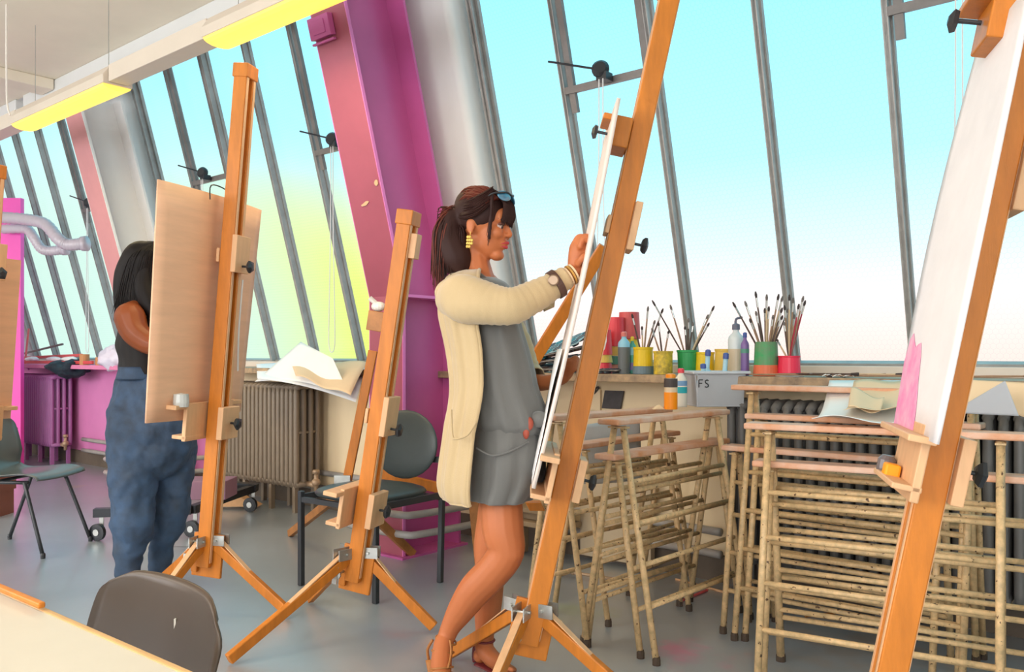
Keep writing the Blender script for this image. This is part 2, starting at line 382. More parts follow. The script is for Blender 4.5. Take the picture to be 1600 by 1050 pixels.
STOP = 2.585
for wi, (x0, n) in enumerate(bays):
    w = thing('window_%d' % (wi + 1), '', 'window', SL(x0, 0)); del w['label'], w['category']; w['kind'] = 'structure'
    bm = new(); boxv(bm, SL(x0 + (n - 1) * PANE / 2, STOP / 2, .015), SX * ((n - 1) * PANE / 2), SU * (STOP / 2), SNV * .003)
    obj('wired_glass_pane', bm, M_GLASS, w)
    for i in range(n):
        x = x0 + i * PANE; bm = new()
        wdt = 0.055 if i in (0, n - 1) else 0.032
        boxv(bm, SL(x, STOP / 2, 0.0), SX * wdt / 2, SU * STOP / 2, SNV * .012)
        boxv(bm, SL(x, STOP / 2, -.03), SX * .007, SU * STOP / 2, SNV * .03)
        boxv(bm, SL(x, STOP / 2, -.055), SX * wdt * .38, SU * STOP / 2, SNV * .005)
        obj('mullion', bm, M_FRAME, w)
    for s_, nm in ((0.0, 'bottom_rail'), (STOP, 'top_rail')):
        bm = new(); boxv(bm, SL(x0 + (n - 1) * PANE / 2, s_, -.005), SX * ((n - 1) * PANE / 2 + .02), SU * .02, SNV * .025); obj(nm, bm, M_FRAME, w)
    # opening lights in the upper part of some panes
    for vi in {0: (1, 4), 1: (1, 4), 2: (4,), 3: ()}[wi]:
        xa, xb = x0 + vi * PANE, x0 + (vi + 1) * PANE
        s0 = 1.52
        bm = new()
        boxv(bm, SL((xa + xb) / 2, s0, -.03), SX * (PANE / 2 - .01), SU * .018, SNV * .03)
        for x in (xa + .05, xb - .035): boxv(bm, SL(x, (s0 - .12 + STOP) / 2, -.04), SX * .018, SU * ((STOP - s0 + .12) / 2), SNV * .012)
        obj('vent_frame', bm, M_FRAMED, w)
        bm = new(); pc = SL((xa + xb) / 2 + .02, s0 + .05, -.09)
        lathe(bm, pc - SX * .02, [(.0, 0), (.035, 0), (.045, .012), (.045, .03), (.03, .045), (0, .045)], n=16, ax=Vector((0.5, -1, .2)))
        boxv(bm, pc - UPV * .035, SX * .03, Vector((0, .03, 0)), UPV * .02)
        wd_ = obj('vent_winder', bm, M_DARKMETAL, w)
        bm = new(); tube(bm, [pc, SL(xa - .02, s0 + .16, -.12)], .006, n=6); obj('winder_rod', bm, M_DARKMETAL, wd_)
        # looped cord hanging from the winder
        bm = new(); q = pc + Vector((0, -.03, -.05)); zb = 1.14; r = .032
        pts = [q + SX * -.012, Vector((q.x - .014, q.y, 2.0)), Vector((q.x - r, q.y, zb + .16)), Vector((q.x - r * .8, q.y, zb + .03)), Vector((q.x, q.y, zb)),
               Vector((q.x + r * .8, q.y, zb + .03)), Vector((q.x + r, q.y, zb + .16)), Vector((q.x + .014, q.y, 2.0)), q + SX * .012]
        tube(bm, pts, .0032, n=5, k=5)
        tag(obj('pull_cord', bm, mat('white_cord', rgb(226, 226, 226), .7)),
            {(0, 1): 'thin white looped cord hanging in the window behind the middle tall easel', (0, 4): 'thin looped window cord hanging beside the large easel at the right edge',
             (1, 1): 'thin looped cord hanging behind the plywood board on the tall left easel',
             (1, 4): 'thin looped cord hanging in front of the yellow-green panes beside the magenta column', (2, 4): 'thin looped cord hanging at the far bay beside the salmon column'}[(wi, vi)], 'cord')

# magenta steel column (I-section with a knee), standing before the pier
def column(xc, name_label, mf, mw, me, y0=3.2, y1=3.66, L2=2.1):
    c = thing('steel_column', name_label, 'column', (xc, (y0 + y1) / 2, 0))
    KZ = 1.45; hw = .14
    def seg(y, kind):
        p0 = Vector((xc, y, 0)); p1 = Vector((xc, y, KZ)); p2 = p1 + SU * L2; return p0, p1, p2
    def plate(bm, ya, yb, xa, xb):
        vs = []
        for x in (xa, xb):
            for y in (ya, yb):
                for (dy, z) in ((0, 0), (0, KZ), (-L2 * math.sin(LEAN), KZ + L2 * math.cos(LEAN))): vs.append(bm.verts.new((x, y + dy, z)))
        def V(i, j, k): return vs[i * 6 + j * 3 + k]
        for k in (0, 1):
            bm.faces.new((V(0, 0, k), V(0, 0, k + 1), V(1, 0, k + 1), V(1, 0, k))); bm.faces.new((V(0, 1, k), V(1, 1, k), V(1, 1, k + 1), V(0, 1, k + 1)))
            for i in (0, 1): bm.faces.new((V(i, 0, k), V(i, 1, k), V(i, 1, k + 1), V(i, 0, k + 1)))
        for k in (0, 2): bm.faces.new((V(0, 0, k), V(1, 0, k), V(1, 1, k), V(0, 1, k)))
    bm = new(); plate(bm, y0, y0 + .018, xc - hw, xc + hw); obj('front_flange', bm, mf, c)
    bm = new(); plate(bm, y0 + .018, y1 - .018, xc - .01, xc + .01); obj('web', bm, mw, c)
    bm = new(); plate(bm, y1 - .018, y1, xc - hw, xc + hw); obj('rear_flange', bm, mw, c)
    for s in (-1, 1):
        bm = new(); boxv(bm, (xc + s * hw / 2, (y0 + y1) / 2, KZ), SX * hw / 2, Vector((0, (y1 - y0) / 2 - .018, 0)), UPV * .008); obj('stiffener_plate', bm, me, c)
        bm = new(); boxv(bm, (xc + s * (hw - .001), y0 + .009, KZ / 2), SX * .0025, Vector((0, .0095, 0)), UPV * KZ / 2)
        boxv(bm, Vector((xc + s * (hw - .001), y0 + .009, KZ)) + SU * L2 / 2, SX * .0025, SNV * .0095, SU * L2 / 2); obj('flange_edge', bm, me, c)
    bm = new(); box(bm, (xc - .17, y0 - .03, 0), (xc + .17, y1 + .03, .012)); obj('base_plate', bm, mw, c)
    return c
colm = column(-3.63, 'magenta painted steel column with chipped paint behind the woman in the cream cardigan', mat('dusky_pink_steel', rgb(174, 86, 106), .4, var=.15, scale=2.5, bump=.02, bscale=10), M_PINK, M_PINKEDGE)
column(-6.91, 'salmon pink and white steel column beyond the dark-haired person', M_SALMON, M_WHITE, M_WHITE, y0=3.3, L2=1.76)
column(-10.6 - .9, 'distant pink steel column past the hanging ducts', M_SALMON, M_SALMON, M_SALMON, y0=3.3, L2=1.76)
# chips in the paint and the switch plate near the top
def onflange(dx, s): return Vector((-3.63 + dx, 3.2 - .002, 1.45)) + SU * s
M_CHIP = mat('bare_chip', rgb(214, 180, 140), .8)
for dx, s, w_, h_ in ((-.01, .52, .075, .022), (.11, .62, .03, .035), (.10, .12, .018, .018)):
    bm = new(); p = onflange(dx, s); vs = []
    for k in range(9):
        an = 2 * math.pi * k / 9; rr = .75 + .5 * rnd.random()
        vs.append(bm.verts.new(p + SX * math.cos(an) * w_ / 2 * rr + SU * (math.sin(an) * h_ / 2 * rr + math.cos(an) * .008)))
    bm.faces.new(vs); r_ = bmesh.ops.extrude_face_region(bm, geom=bm.faces[:])
    for v in r_['geom']:
        if isinstance(v, bmesh.types.BMVert): v.co -= SNV * .002
    obj('paint_chip', bm, M_CHIP, colm)
bm = new(); p = onflange(-.05, 1.46) - SNV * .02; boxv(bm, p, SX * .085, SU * .055, SNV * .018); boxv(bm, p - SU * .075, SX * .09, SU * .006, SNV * .01)
boxv(bm, p - SNV * .02, SX * .05, SU * .035, SNV * .004); obj('switch_box', bm, M_PINK, colm, bevel=.003)

# heating pipes that skirt the column
M_PIPE = mat('grey_pipe_paint', rgb(176, 170, 164), 0.4, var=.2, scale=10)
PI_ = thing('heating_pipes', 'pair of grey heating pipes skirting the foot of the magenta column and the wall', 'pipe', (-3.6, 3.1, 0))
for z, dy in ((.26, 0), (.15, .02)):
    bm = new()
    tube(bm, [(-9.0, 3.84, z), (-8.0, 3.84, z), (-7.3, 3.84, z), (-7.2, 3.78, z), (-7.16, 3.3, z), (-7.08, 3.22, z), (-6.74, 3.22, z), (-6.66, 3.3, z), (-6.62, 3.78, z), (-6.5, 3.87, z), (-6.0, 3.875, z), (-4.6, 3.875, z), (-4.2, 3.87, z), (-3.98, 3.78, z), (-3.94, 3.25 + dy, z), (-3.88, 3.12 + dy, z), (-3.45, 3.12 + dy, z), (-3.36, 3.22 + dy, z), (-3.32, 3.72, z), (-3.24, 3.82, z), (-2.2, 3.84, z), (-1.9, 3.82, z)], .02, n=10, k=4)
    obj('pipe', bm, M_PIPE, PI_, smooth=True)

# luminaires hanging from the ceiling on thin wires, in line
M_LAMPG = bpy.data.materials.new('lit_diffuser'); M_LAMPG.use_nodes = True
N, L, B = nodes(M_LAMPG); B.inputs['Base Color'].default_value = (.6, .45, .12, 1); B.inputs['Roughness'].default_value = .4
B.inputs['Emission Color'].default_value = (1.0, 0.66, 0.09, 1); B.inputs['Emission Strength'].default_value = 1.25
M_LAMPB = mat('lamp_body_enamel', rgb(226, 212, 194), 0.45, var=.05)
LZ = 2.72
def luminaire(x0, x1, y0, label, lit=1.0):
    t = thing('ceiling_luminaire', label, 'light', ((x0 + x1) / 2, y0 + .09, LZ), 'suspended strip lights')
    yc = y0 + .09
    bm = new()
    for a in (0,): 
        vs = [bm.verts.new((x, y, z)) for x in (x0, x1) for (y, z) in ((yc - .09, LZ + .02), (yc + .09, LZ + .02), (yc + .09, LZ + .07), (yc + .05, LZ + .13), (yc - .05, LZ + .13), (yc - .09, LZ + .07))]
        for i in range(6): bm.faces.new((vs[i], vs[(i + 1) % 6], vs[6 + (i + 1) % 6], vs[6 + i]))
        bm.faces.new(vs[:6]); bm.faces.new(vs[6:])
    obj('housing', bm, M_LAMPB, t, bevel=.004)
    bm = new(); n = 8
    vs = [[bm.verts.new((x, yc + .085 * math.cos(math.pi * k / n), LZ + .019 - .03 * math.sin(math.pi * k / n))) for k in range(n + 1)] for x in (x0 + .01, x1 - .01)]
    for k in range(n): bm.faces.new((vs[0][k], vs[0][k + 1], vs[1][k + 1], vs[1][k]))
    bm.faces.new(vs[0]); bm.faces.new(vs[1]); bm.faces.new([vs[0][0], vs[1][0], vs[1][n], vs[0][n]])
    obj('diffuser', bm, M_LAMPG, t)
    for x in (x0 + .2, x1 - .12):
        bm = new(); tube(bm, [(x, yc, LZ + .13), (x, yc, CZ - .01)], .0022, n=5); lathe(bm, (x, yc, LZ + .13), [(.012, 0), (.008, .03), (0, .035)], n=8); obj('suspension_wire', bm, M_STEEL, t)
    return t
luminaire(-6.55, -5.12, 2.3, 'lit yellow strip light hanging at the upper left of the picture')
luminaire(-4.02, -2.55, 2.3, 'lit yellow strip light hanging in front of the magenta column top')
for y in (-0.9, -3.2):  # unseen rows of luminaires added to brighten the room
    for i, x in enumerate((-8.0, -5.2, -2.4, .4)):
        l_ = luminaire(x, x + 1.4, y, 'unseen strip light added to fill the studio from behind the view')
        area('strip_and_fill_lamp', (x + .7, y + .09, LZ - .03), (x + .7, y + .09, 0), 1.35, .16, 26, (1.0, .94, .86))
for x in (-5.8, -3.3): area('strip_and_fill_lamp', (x, 2.39, LZ - .03), (x, 2.39, 0), 1.35, .16, 14, (1.0, .80, .45))
bm = new(); box(bm, (-5.115, 2.33, LZ + .03), (-4.025, 2.45, LZ + .13)); tag(obj('cable_trunking', bm, M_LAMPB, bevel=.004), 'grey trunking joining the two lit strip lights end to end', 'trunking')
bm = new(); box(bm, (-9.5, 2.33, LZ + .03), (-6.555, 2.45, LZ + .13)); tag(obj('cable_trunking', bm, M_LAMPB, bevel=.004), 'grey trunking running left from the upper left strip light', 'trunking')
bm = new(); q = C(10, 95, 5.6); tube(bm, [Vector((q.x, q.y, CZ)), q, C(11, 160, 5.6), C(16, 180, 5.6)], .006, n=6, k=3)
tag(obj('flex_cable', bm, mat('white_flex', rgb(240, 232, 222), .6)), 'white flex dropping from the ceiling at the far left edge', 'cable')

# ================================================================ RADIATORS
def radiator(x0, x1, y0, m, label, top=.91, pitch=.052):
    yc = y0 + .12; t = thing('radiator', label, 'radiator', ((x0 + x1) / 2, yc, 0))
    n = int((x1 - x0) / pitch)
    bm = new()
    for i in range(n):
        x = x0 + (i + .5) * (x1 - x0) / n
        for j in range(4):
            y = y0 + .03 + j * .06
            tube(bm, [(x, y, .19), (x, y, .23), (x, y, top - .07), (x, y, top - .02)], [.018, .020, .020, .016], n=8, k=1)
        tube(bm, [(x, y0 + .02, top - .03), (x, y0 + .06, top - .012), (x, y0 + .18, top - .012), (x, y0 + .22, top - .03)], [.02, .023, .023, .02], n=8)
        tube(bm, [(x, y0 + .02, .2), (x, y0 + .22, .2)], [.022, .022], n=8)
        tube(bm, [(x, y0 + .02, .57), (x, y0 + .22, .57)], [.012, .012], n=6)
    obj('column_sections', bm, m, t, smooth=True)
    for x in (x0 + .05, x0 + (x1 - x0) * .36, x0 + (x1 - x0) * .68, x1 - .05):
        for y in (y0 + .04, y0 + .2):
            bm = new(); box(bm, (x - .016, y - .016, 0), (x + .016, y + .016, .19)); obj('leg', bm, m, t)
    bm = new(); xv = x1 + .0
    tube(bm, [(xv - .03, yc, .2), (xv + .07, yc, .2)], .02, n=10); ell(bm, (xv + .08, yc, .22), .032, .032, .03)
    tube(bm, [(xv + .08, yc, .15), (xv + .08, yc, .3)], .016, n=10); lathe(bm, (xv + .08, yc, .28), [(.024, 0), (.026, .02), (.02, .03), (0, .03)], n=12)
    obj('valve', bm, mat('brass_valve', rgb(190, 160, 130), .45, metal=.3, var=.3, scale=40), t, smooth=True)
    return t
radiator(-10.3, -9.2, 3.6, mat('purple_radiator_paint', rgb(168, 104, 160), .45, var=.1), 'purple cast-iron radiator against the pink wall at the left')
radiator(-6.1, -5.04, 3.6, mat('taupe_radiator_paint', rgb(140, 124, 106), .45, var=.15), 'taupe cast-iron column radiator under the papers between the two left easels')
radiator(-1.78, .1, 3.6, mat('grey_radiator_paint', rgb(112, 110, 108), .42, var=.2), 'long grey cast-iron radiator behind the nested steel trestles')
# ================================================================ EASELS
def easel(label, hub, lean, fdir, feet, top, gtray, gclamp, board=None, boff=0.0, hubz=.2, upper=None, fold=None, tray_w=.5, mw=.075, md=.06, wood=None, ts=1.0):
    """radial studio easel. hub: (x,y) at the floor under the mast foot; lean in degrees away from the painter; fdir: horizontal direction to the painter;
    feet: three floor points; top: height of the mast tip; gtray / gclamp: heights of tray and clamp"""
    wood = wood or M_WOOD
    f = Vector(fdir).normalized(); r = Vector((-f.y, f.x, 0)); a = math.radians(lean)
    u = (UPV * math.cos(a) - f * math.sin(a)).normalized(); n = (f * math.cos(a) + UPV * math.sin(a)).normalized()
    t = thing('studio_easel', label, 'easel', (hub[0], hub[1], 0))
    h0 = Vector((hub[0], hub[1], hubz)); ln_ = (top - hubz) / math.cos(a)
    def P(s, rr=0, nn=0): return h0 + u * s + r * rr + n * nn
    for s_ in (-1, 1):
        bm = new(); bar(bm, P(0, s_ * (mw / 2 - .014)), P(ln_ - .03, s_ * (mw / 2 - .014)), .028, md, r); m_ = obj('mast_rail', bm, wood, t, bevel=.003)
        bm = new(); bar(bm, P(.02, s_ * (mw / 2 - .014), md / 2 + .001), P(ln_ - .05, s_ * (mw / 2 - .014), md / 2 + .001), .012, .003, r); obj('lit_edge', bm, M_WOODP, m_)  # pale strip: light on the rail face put in as colour
        bm = new(); bar(bm, P(.02, s_ * (mw / 2 - .014), -md / 2 - .001), P(ln_ - .05, s_ * (mw / 2 - .014), -md / 2 - .001), .016, .003, r); obj('lit_edge', bm, M_WOODP, m_)
    bm = new(); bar(bm, P(ln_ - .06), P(ln_), mw + .008, md + .012, r); obj('mast_cap', bm, wood, t, bevel=.004)
    bm = new(); bar(bm, P(-.05), P(.14), .018, .14, r); bar(bm, P(-.03, 0, .05), P(.1, 0, .05), .05, .03, r); obj('hub_block', bm, wood, t, bevel=.004)
    sg = (Vector(feet[0]) - h0); sg.z = 0
    bm = new(); tube(bm, [P(.03, -mw * .9, .05), P(.03, mw * .9, .05)], .006, n=8); lathe(bm, P(.03, mw * .9, .05), [(.0, -.004), (.02, 0), (.02, .012), (0, .016)], n=10, ax=r)
    boxv(bm, P(.03, mw * .95 + .01, .05), r * .004, u * .035, n * .01); boxv(bm, P(.03, -mw * .95, .05), r * .004, u * .035, n * .01); obj('wing_nut', bm, M_STEEL, t)
    for fp in feet:
        fp = Vector((fp[0], fp[1], 0.0)); d = fp - Vector((h0.x, h0.y, 0)); d.z = 0; dn = d.normalized(); side = dn.cross(UPV)
        st = h0 + UPV * .095 + dn * (md / 2 + .008)
        bm = new(); bar(bm, st, fp + UPV * .022, .040, .028, (fp - st).cross(side))
        l_ = obj('leg', bm, wood, t, bevel=.004)
        bm = new(); bar(bm, st + dn * .03 + UPV * .02, fp + UPV * .044 - dn * .03, .004, .024, (fp - st).cross(side)); obj('lit_edge', bm, M_WOODP, l_)  # light along the leg's upper face, laid on as a pale strip
        bm = new()
        for s2 in (-1, 1): boxv(bm, st + dn * .02 + UPV * .02 + side * s2 * .02, dn * .04, side * .002, UPV * .022)
        tube(bm, [st + dn * .02 + UPV * .02 - side * .03, st + dn * .02 + UPV * .02 + side * .03], .006, n=8); obj('hinge_bracket', bm, M_STEEL, l_)
    # tray: two ledges joined by a riser, gripping the mast from the front
    s0 = (gtray - hubz) / math.cos(a)
    tr_ = new(); tw = tray_w / 2
    bar(tr_, P(s0 + .07 * ts, -tw, md / 2 + .02 + .02 * ts), P(s0 + .07 * ts, tw, md / 2 + .02 + .02 * ts), .018 * ts, .03 + .03 * ts, u)
    bar(tr_, P(s0 - .06 * ts, -tw * .7, md / 2 + .02 + .02 * ts), P(s0 - .06 * ts, tw * .7, md / 2 + .02 + .02 * ts), .016 * ts, .03 + .035 * ts, u)
    bar(tr_, P(s0 - .075, 0, md / 2 + .018), P(s0 + .085, 0, md / 2 + .018), tw * 1.4, .018, r)
    tray = obj('tray', tr_, M_WOODP, t, bevel=.003)
    bm = new(); bar(bm, P(s0 - .07, 0, -md / 2 - .016), P(s0 + .07, 0, -md / 2 - .016), mw + .05, .026, r); obj('tray_clamp', bm, M_WOODP, tray, bevel=.003)
    def knob(par, s, back=True):
        e = -1 if back else 1
        bm = new(); p = P(s, 0, e * (md / 2 + .025)); ax = n * e
        lathe(bm, p, [(.005, -.01), (.005, .03), (.0, .03)], n=8, ax=ax); lathe(bm, p + ax * .026, [(.0, 0), (.02, .002), (.028, .01), (.028, .018), (.012, .024), (0, .024)], n=5, ax=ax)
        obj('clamp_knob', bm, M_BLACK, par)
    knob(tray, s0)
    s1 = (gclamp - hubz) / math.cos(a)
    bm = new(); bar(bm, P(s1 - .08, 0, -md / 2 - .014), P(s1 + .08, 0, -md / 2 - .014), mw + .03, .024, r)
    bar(bm, P(s1 - .04, 0, md / 2 + .008), P(s1 + .02, 0, md / 2 + .008), mw + .01, .014, r); c1 = obj('mast_clamp', bm, M_WOODP if not fold else wood, t, bevel=.003); knob(c1, s1 - .05)
    if upper:
        s2 = (upper - hubz) / math.cos(a)
        bm = new(); bar(bm, P(s2 - .05, 0, md / 2 + .03), P(s2 + .05, 0, md / 2 + .03), mw + .05, .055, r); bar(bm, P(s2 + .03, 0, md / 2 + .075), P(s2 + .05, 0, md / 2 + .075), mw + .05, .05, r)
        c2 = obj('upper_clamp', bm, wood, t, bevel=.004)
        bm = new(); p = P(s2, 0, md / 2 + .06); lathe(bm, p, [(.005, 0), (.005, .05), (0, .05)], n=8, ax=n); lathe(bm, p + n * .045, [(0, 0), (.022, .002), (.026, .012), (.01, .02), (0, .02)], n=5, ax=n); obj('clamp_knob', bm, M_BLACK, c2)
    return t, P, f, r, u, n

def camdir(a, b): return DIR(a, b)
# tall easel at the left with a bowed plywood board
hub1 = wc(-1.335, 3.74, 0)
e1, P1, f1, r1, u1, n1 = easel('tallest double-mast beech easel at the left carrying the bowed plywood board', (hub1.x, hub1.y), 4.9, camdir(-.98, .21),
      [wc(-.945, 3.63, 0), wc(-1.72, 4.2, 0), wc(-1.48, 3.25, 0)], 2.375, .83, 1.56, tray_w=.52, mw=.085)
M_PLY = mat('plywood', rgb(240, 188, 150), 0.55, var=.14, scale=3.0, stretch=(1, 1, 9), bump=.03)
hs = (.85 - .2) / math.cos(math.radians(4.9)) - .01
bm = new(); BW, BH = .72, .97
def f_(u, v):
    bow = -.035 * (1 - (2 * u - 1) ** 2) + .028 * v * (2 * u - 1)
    return P1(hs + v * BH, (u - .5) * BW, .055 + .05 + bow)
grid(bm, 14, 10, f_)
b1 = tag(obj('drawing_board', bm, M_PLY, smooth=True, solid=.008), 'large bowed plywood board standing on the tallest easel at the left', 'board')
bm = new(); tube(bm, [P1(hs + BH - .03, .10, .06), P1(hs + BH + .03, .10, .06), P1(hs + BH + .035, .0, .06), P1(hs + BH + .01, -.05, .05)], .003, n=5, k=4); obj('pencil_scribble', bm, M_DARKMETAL, b1)
bm = new()
for q in (0, 1): tube(bm, [P1(hs + .62, -.075 - q * .035, .0), P1(hs + .40, -.08 - q * .03, -.0), P1(hs + .30 - q * .06, -.08 - q * .045, .0), P1(hs + .27 - q * .06, -.06 - q * .07, .0)], .007, n=6, k=4, flat=(n1, .3))
tag(obj('cloth_tape', bm, mat('white_tape', rgb(232, 226, 222), .8)), 'two white ribbons hanging down the back of the bowed plywood board', 'ribbon')
bm = new(); q = P1(hs + .06, .21, .05); lathe(bm, q, [(0, 0), (.03, .002), (.032, .02), (.03, .055), (0, .06)], n=14)
tag(obj('glass_jar', bm, mat('milky_glass', rgb(220, 224, 220), .2, trans=.3)), 'small glass jar on the tray at the lower left of the bowed board', 'jar')

# middle easel without a board
hub2 = wc(-.64, 3.5, 0)
e2, P2, f2, r2, u2, n2 = easel('empty beech easel in the middle of the floor before the black chair', (hub2.x, hub2.y), 9.0, camdir(-.95, .28),
      [FL(357, 1040), FL(678, 988), FL(484, 943)], 1.70, .50, .88, tray_w=.40, mw=.085)
bm = new(); bar(bm, P2(1.33, 0, -.045), P2(1.43, 0, -.045), .05, .03, r2); obj('rail_stop', bm, M_WOODP, e2, bevel=.003)
bm = new(); bar(bm, P2(1.02, 0, .07), P2(1.1, 0, .07), .05, .07, r2); uc = obj('upper_clamp', bm, M_WOODD, e2, bevel=.003)
bm = new(); ell(bm, P2(1.12, 0, .075), .035, .025, .02); tube(bm, [P2(1.12, 0, .07), P2(1.15, 0.02, .11)], .01); obj('wing_nut', bm, mat('chipped_white', rgb(226, 220, 210), .5), uc)

# woman's easel, seen edge-on
hub3 = wc(.055, 2.83, 0)
fd3 = camdir(-1, .02)
e3, P3, f3, r3, u3, n3 = easel('tall varnished easel leaning back in front of the woman in the cream cardigan', (hub3.x, hub3.y), 12.3, fd3,
      [wc(-.135, 2.36, 0), wc(-.23, 3.14, 0), wc(.42, 2.62, 0)], 2.36, .72, 1.55, upper=1.83, mw=.085, md=.062, hubz=.17, tray_w=.5)
bm = new(); W3, s30, s31 = .40, .53, 1.76
def f_(u, v): return P3(s30 + (s31 - s30) * v, (u - .5) * W3 - .0, .10 - .012 * math.sin(v * 3.1))
grid(bm, 8, 14, f_)
b3 = tag(obj('drawing_board', bm, mat('white_board', rgb(238, 220, 208), .6, var=.1), smooth=True, solid=.012), 'thin pale drawing board seen edge-on that the woman in the cardigan draws on', 'board')
bm = new(); q = P3(s30 + .14, .0, .12)
def f_(u, v): return P3(s30 + .02 + .42 * v, (u - .5) * .36, .1075 + .003 * math.sin(v * 9 + u * 2) * v)
grid(bm, 8, 10, f_); obj('paper_sheet', bm, M_PAPER, b3, smooth=True, solid=.0012)
# small orange tag and paint tin on the tray arm
bm = new(); boxv(bm, C(836, 790, 3.35), DIR(.03, 0), DIR(0, .03), UPV * .016 + DIR(-.008, 0)); tag(obj('wooden_wedge', bm, M_WOOD, bevel=.003), 'small orange wooden wedge beside the low bench left of the leaning mast', 'wedge')

# large easel at the right edge
hub4 = wc(.766, 1.85, 0)
fd4 = camdir(-.966, .258)
e4, P4, f4, r4, u4, n4 = easel('large close easel at the right edge holding the white sheet with a pink patch', (hub4.x, hub4.y), 11.1, fd4,
      [wc(.42, 1.55, 0), wc(.50, 2.2, 0), wc(1.25, 1.8, 0)], 2.3, .887, 1.50, upper=1.80, mw=.08, md=.058, tray_w=.34, ts=.8)
s40 = .757; off4 = .052
def b4f(u, v): return P4(s40 + .88 * v, (u - .5) * .45 * (1 - .12 * v * v) + .01, off4 + .012 * math.sin(math.pi * v) * (1 - u) ** 2)
bm = new(); grid(bm, 12, 14, b4f)
M_SHEET4 = mat('chalky_paper', rgb(240, 232, 230), .75, var=.08, scale=9, bump=.05)
b4 = tag(obj('drawing_board', bm, M_SHEET4, smooth=True, solid=.006), 'white board with a pink patch on the close right easel', 'board')
bm = new()
def f_(u, v):
    vv = .004 + (.17 + .07 * math.sin(u * 4.2) + .03 * math.sin(u * 11)) * v
    return b4f(.01 + (.50 + .1 * v) * u * (1 - .25 * v), vv) + n4 * .0045
grid(bm, 10, 8, f_); obj('pink_patch', bm, mat('pink_chalk', rgb(244, 120, 176), .8, var=.25, scale=12, var2=rgb(240, 190, 205)), b4, solid=.001)
bm = new(); boxv(bm, P4(.668, -.02, .075), n4 * .016, r4 * .02, u4 * .015); tag(obj('orange_sponge', bm, mat('orange_block', rgb(250, 160, 20), .6), bevel=.005), 'small bright orange block on the lower tray of the right easel', 'block')
bm = new(); lathe(bm, P4(.653, -.09, .075), [(0, 0), (.018, .001), (.02, .01), (.02, .03), (.012, .04), (0, .041)], n=14, ax=u4); tag(obj('ink_bottle', bm, mat('dull_glass', rgb(110, 100, 100), .25)), 'small dark ink bottle between the two ledges of the right easel tray', 'bottle')

# easel cut off by the left edge
hub5 = wc(-2.40, 3.75, 0)
e5, P5, f5, r5, u5, n5 = easel('beech easel cut off by the left edge of the picture', (hub5.x, hub5.y), 5, camdir(-.9, .3),
      [wc(-2.7, 3.4, 0), wc(-2.75, 4.15, 0), wc(-2.42, 3.9, 0)], 1.95, .8, 1.53, mw=.085)
bm = new()
def f_(u, v): return P5(.62 + .74 * v, (u - .5) * .5, .085)
grid(bm, 3, 3, f_); tag(obj('drawing_board', bm, M_PLY, solid=.008), 'plywood board on the easel at the left edge', 'board')

def plank(name, label, cat, p0, p1, w, d, side, m=M_WOOD):
    bm = new(); bar(bm, p0, p1, w, d, side); return tag(obj(name, bm, m, bevel=.003), label, cat)
# two easels folded away behind the people
t = thing('folded_easel', 'easel folded at a slant behind the arm of the woman in the cardigan', 'easel', tuple(wc(-.2, 4.5, 0)))
bm = new(); bar(bm, C(712, 760, 4.3), C(945, 385, 3.9), .055, .035, camdir(1, 0)); obj('mast_rail', bm, M_WOOD, t, bevel=.003)
bm = new(); bar(bm, C(588, 738, 4.72), C(742, 776, 4.42), .055, .03, UPV); obj('cross_rail', bm, M_WOOD, t, bevel=.003)
q = C(738, 765, 4.4); bm = new(); bar(bm, q, wc(-.165, 4.45, .0), .05, .04, camdir(1, 0)); obj('leg', bm, M_WOODD, t, bevel=.003)
bm = new(); boxv(bm, C(715, 775, 4.34), camdir(.05, 0), camdir(0, .012), UPV * .03); obj('joint_block', bm, M_WOOD, t, bevel=.003)
t = thing('folded_easel', 'folded dusty beech easel close behind the middle easel near the taupe radiator', 'easel', tuple(wc(-.8, 4.3, 0)))
bm = new(); bar(bm, C(539, 768, 4.35), C(583, 548, 4.35), .045, .035, camdir(1, 0)); obj('mast_rail', bm, M_WOOD, t, bevel=.003)
q = C(540, 765, 4.38)
for fp, m_ in ((C(453, 816, 5.3), M_WOODD), (wc(-.55, 4.75, .0), M_WOODD)):
    fp.z = .012; bm = new(); bar(bm, q, fp, .045, .03, UPV); obj('leg', bm, m_, t, bevel=.003)
bm = new(); boxv(bm, C(535, 752, 4.3), camdir(.04, 0), camdir(0, .01), UPV * .03); obj('wing_nut', bm, M_STEEL, t)

# ================================================================ TRESTLES
M_TUBE = mat('chipped_cream_steel', rgb(230, 192, 140), 0.45, var=.5, scale=38, var2=rgb(176, 150, 110), bump=.1, bscale=120)
N, L, B = nodes(M_TUBE)
nz = N.new('ShaderNodeTexNoise'); nz.inputs['Scale'].default_value = 55; nz.inputs['Detail'].default_value = 3; tcn = N.new('ShaderNodeTexCoord'); L.new(tcn.outputs['Object'], nz.inputs['Vector'])
ra = N.new('ShaderNodeMapRange'); ra.inputs['From Min'].default_value = .655; ra.inputs['From Max'].default_value = .70; L.new(nz.outputs[0], ra.inputs['Value'])
x = N.new('ShaderNodeMix'); x.data_type = 'RGBA'; L.new(ra.outputs[0], x.inputs['Factor']); L.new(B.inputs['Base Color'].links[0].from_socket, x.inputs['A']); x.inputs['B'].default_value = rgb(86, 58, 34)
L.new(x.outputs['Result'], B.inputs['Base Color'])
M_PLANK = mat('worn_plank', rgb(214, 138, 84), 0.5, var=.35, scale=8, var2=rgb(226, 190, 168))
M_FOOT = mat('rubber_foot', rgb(70, 56, 44), .8)
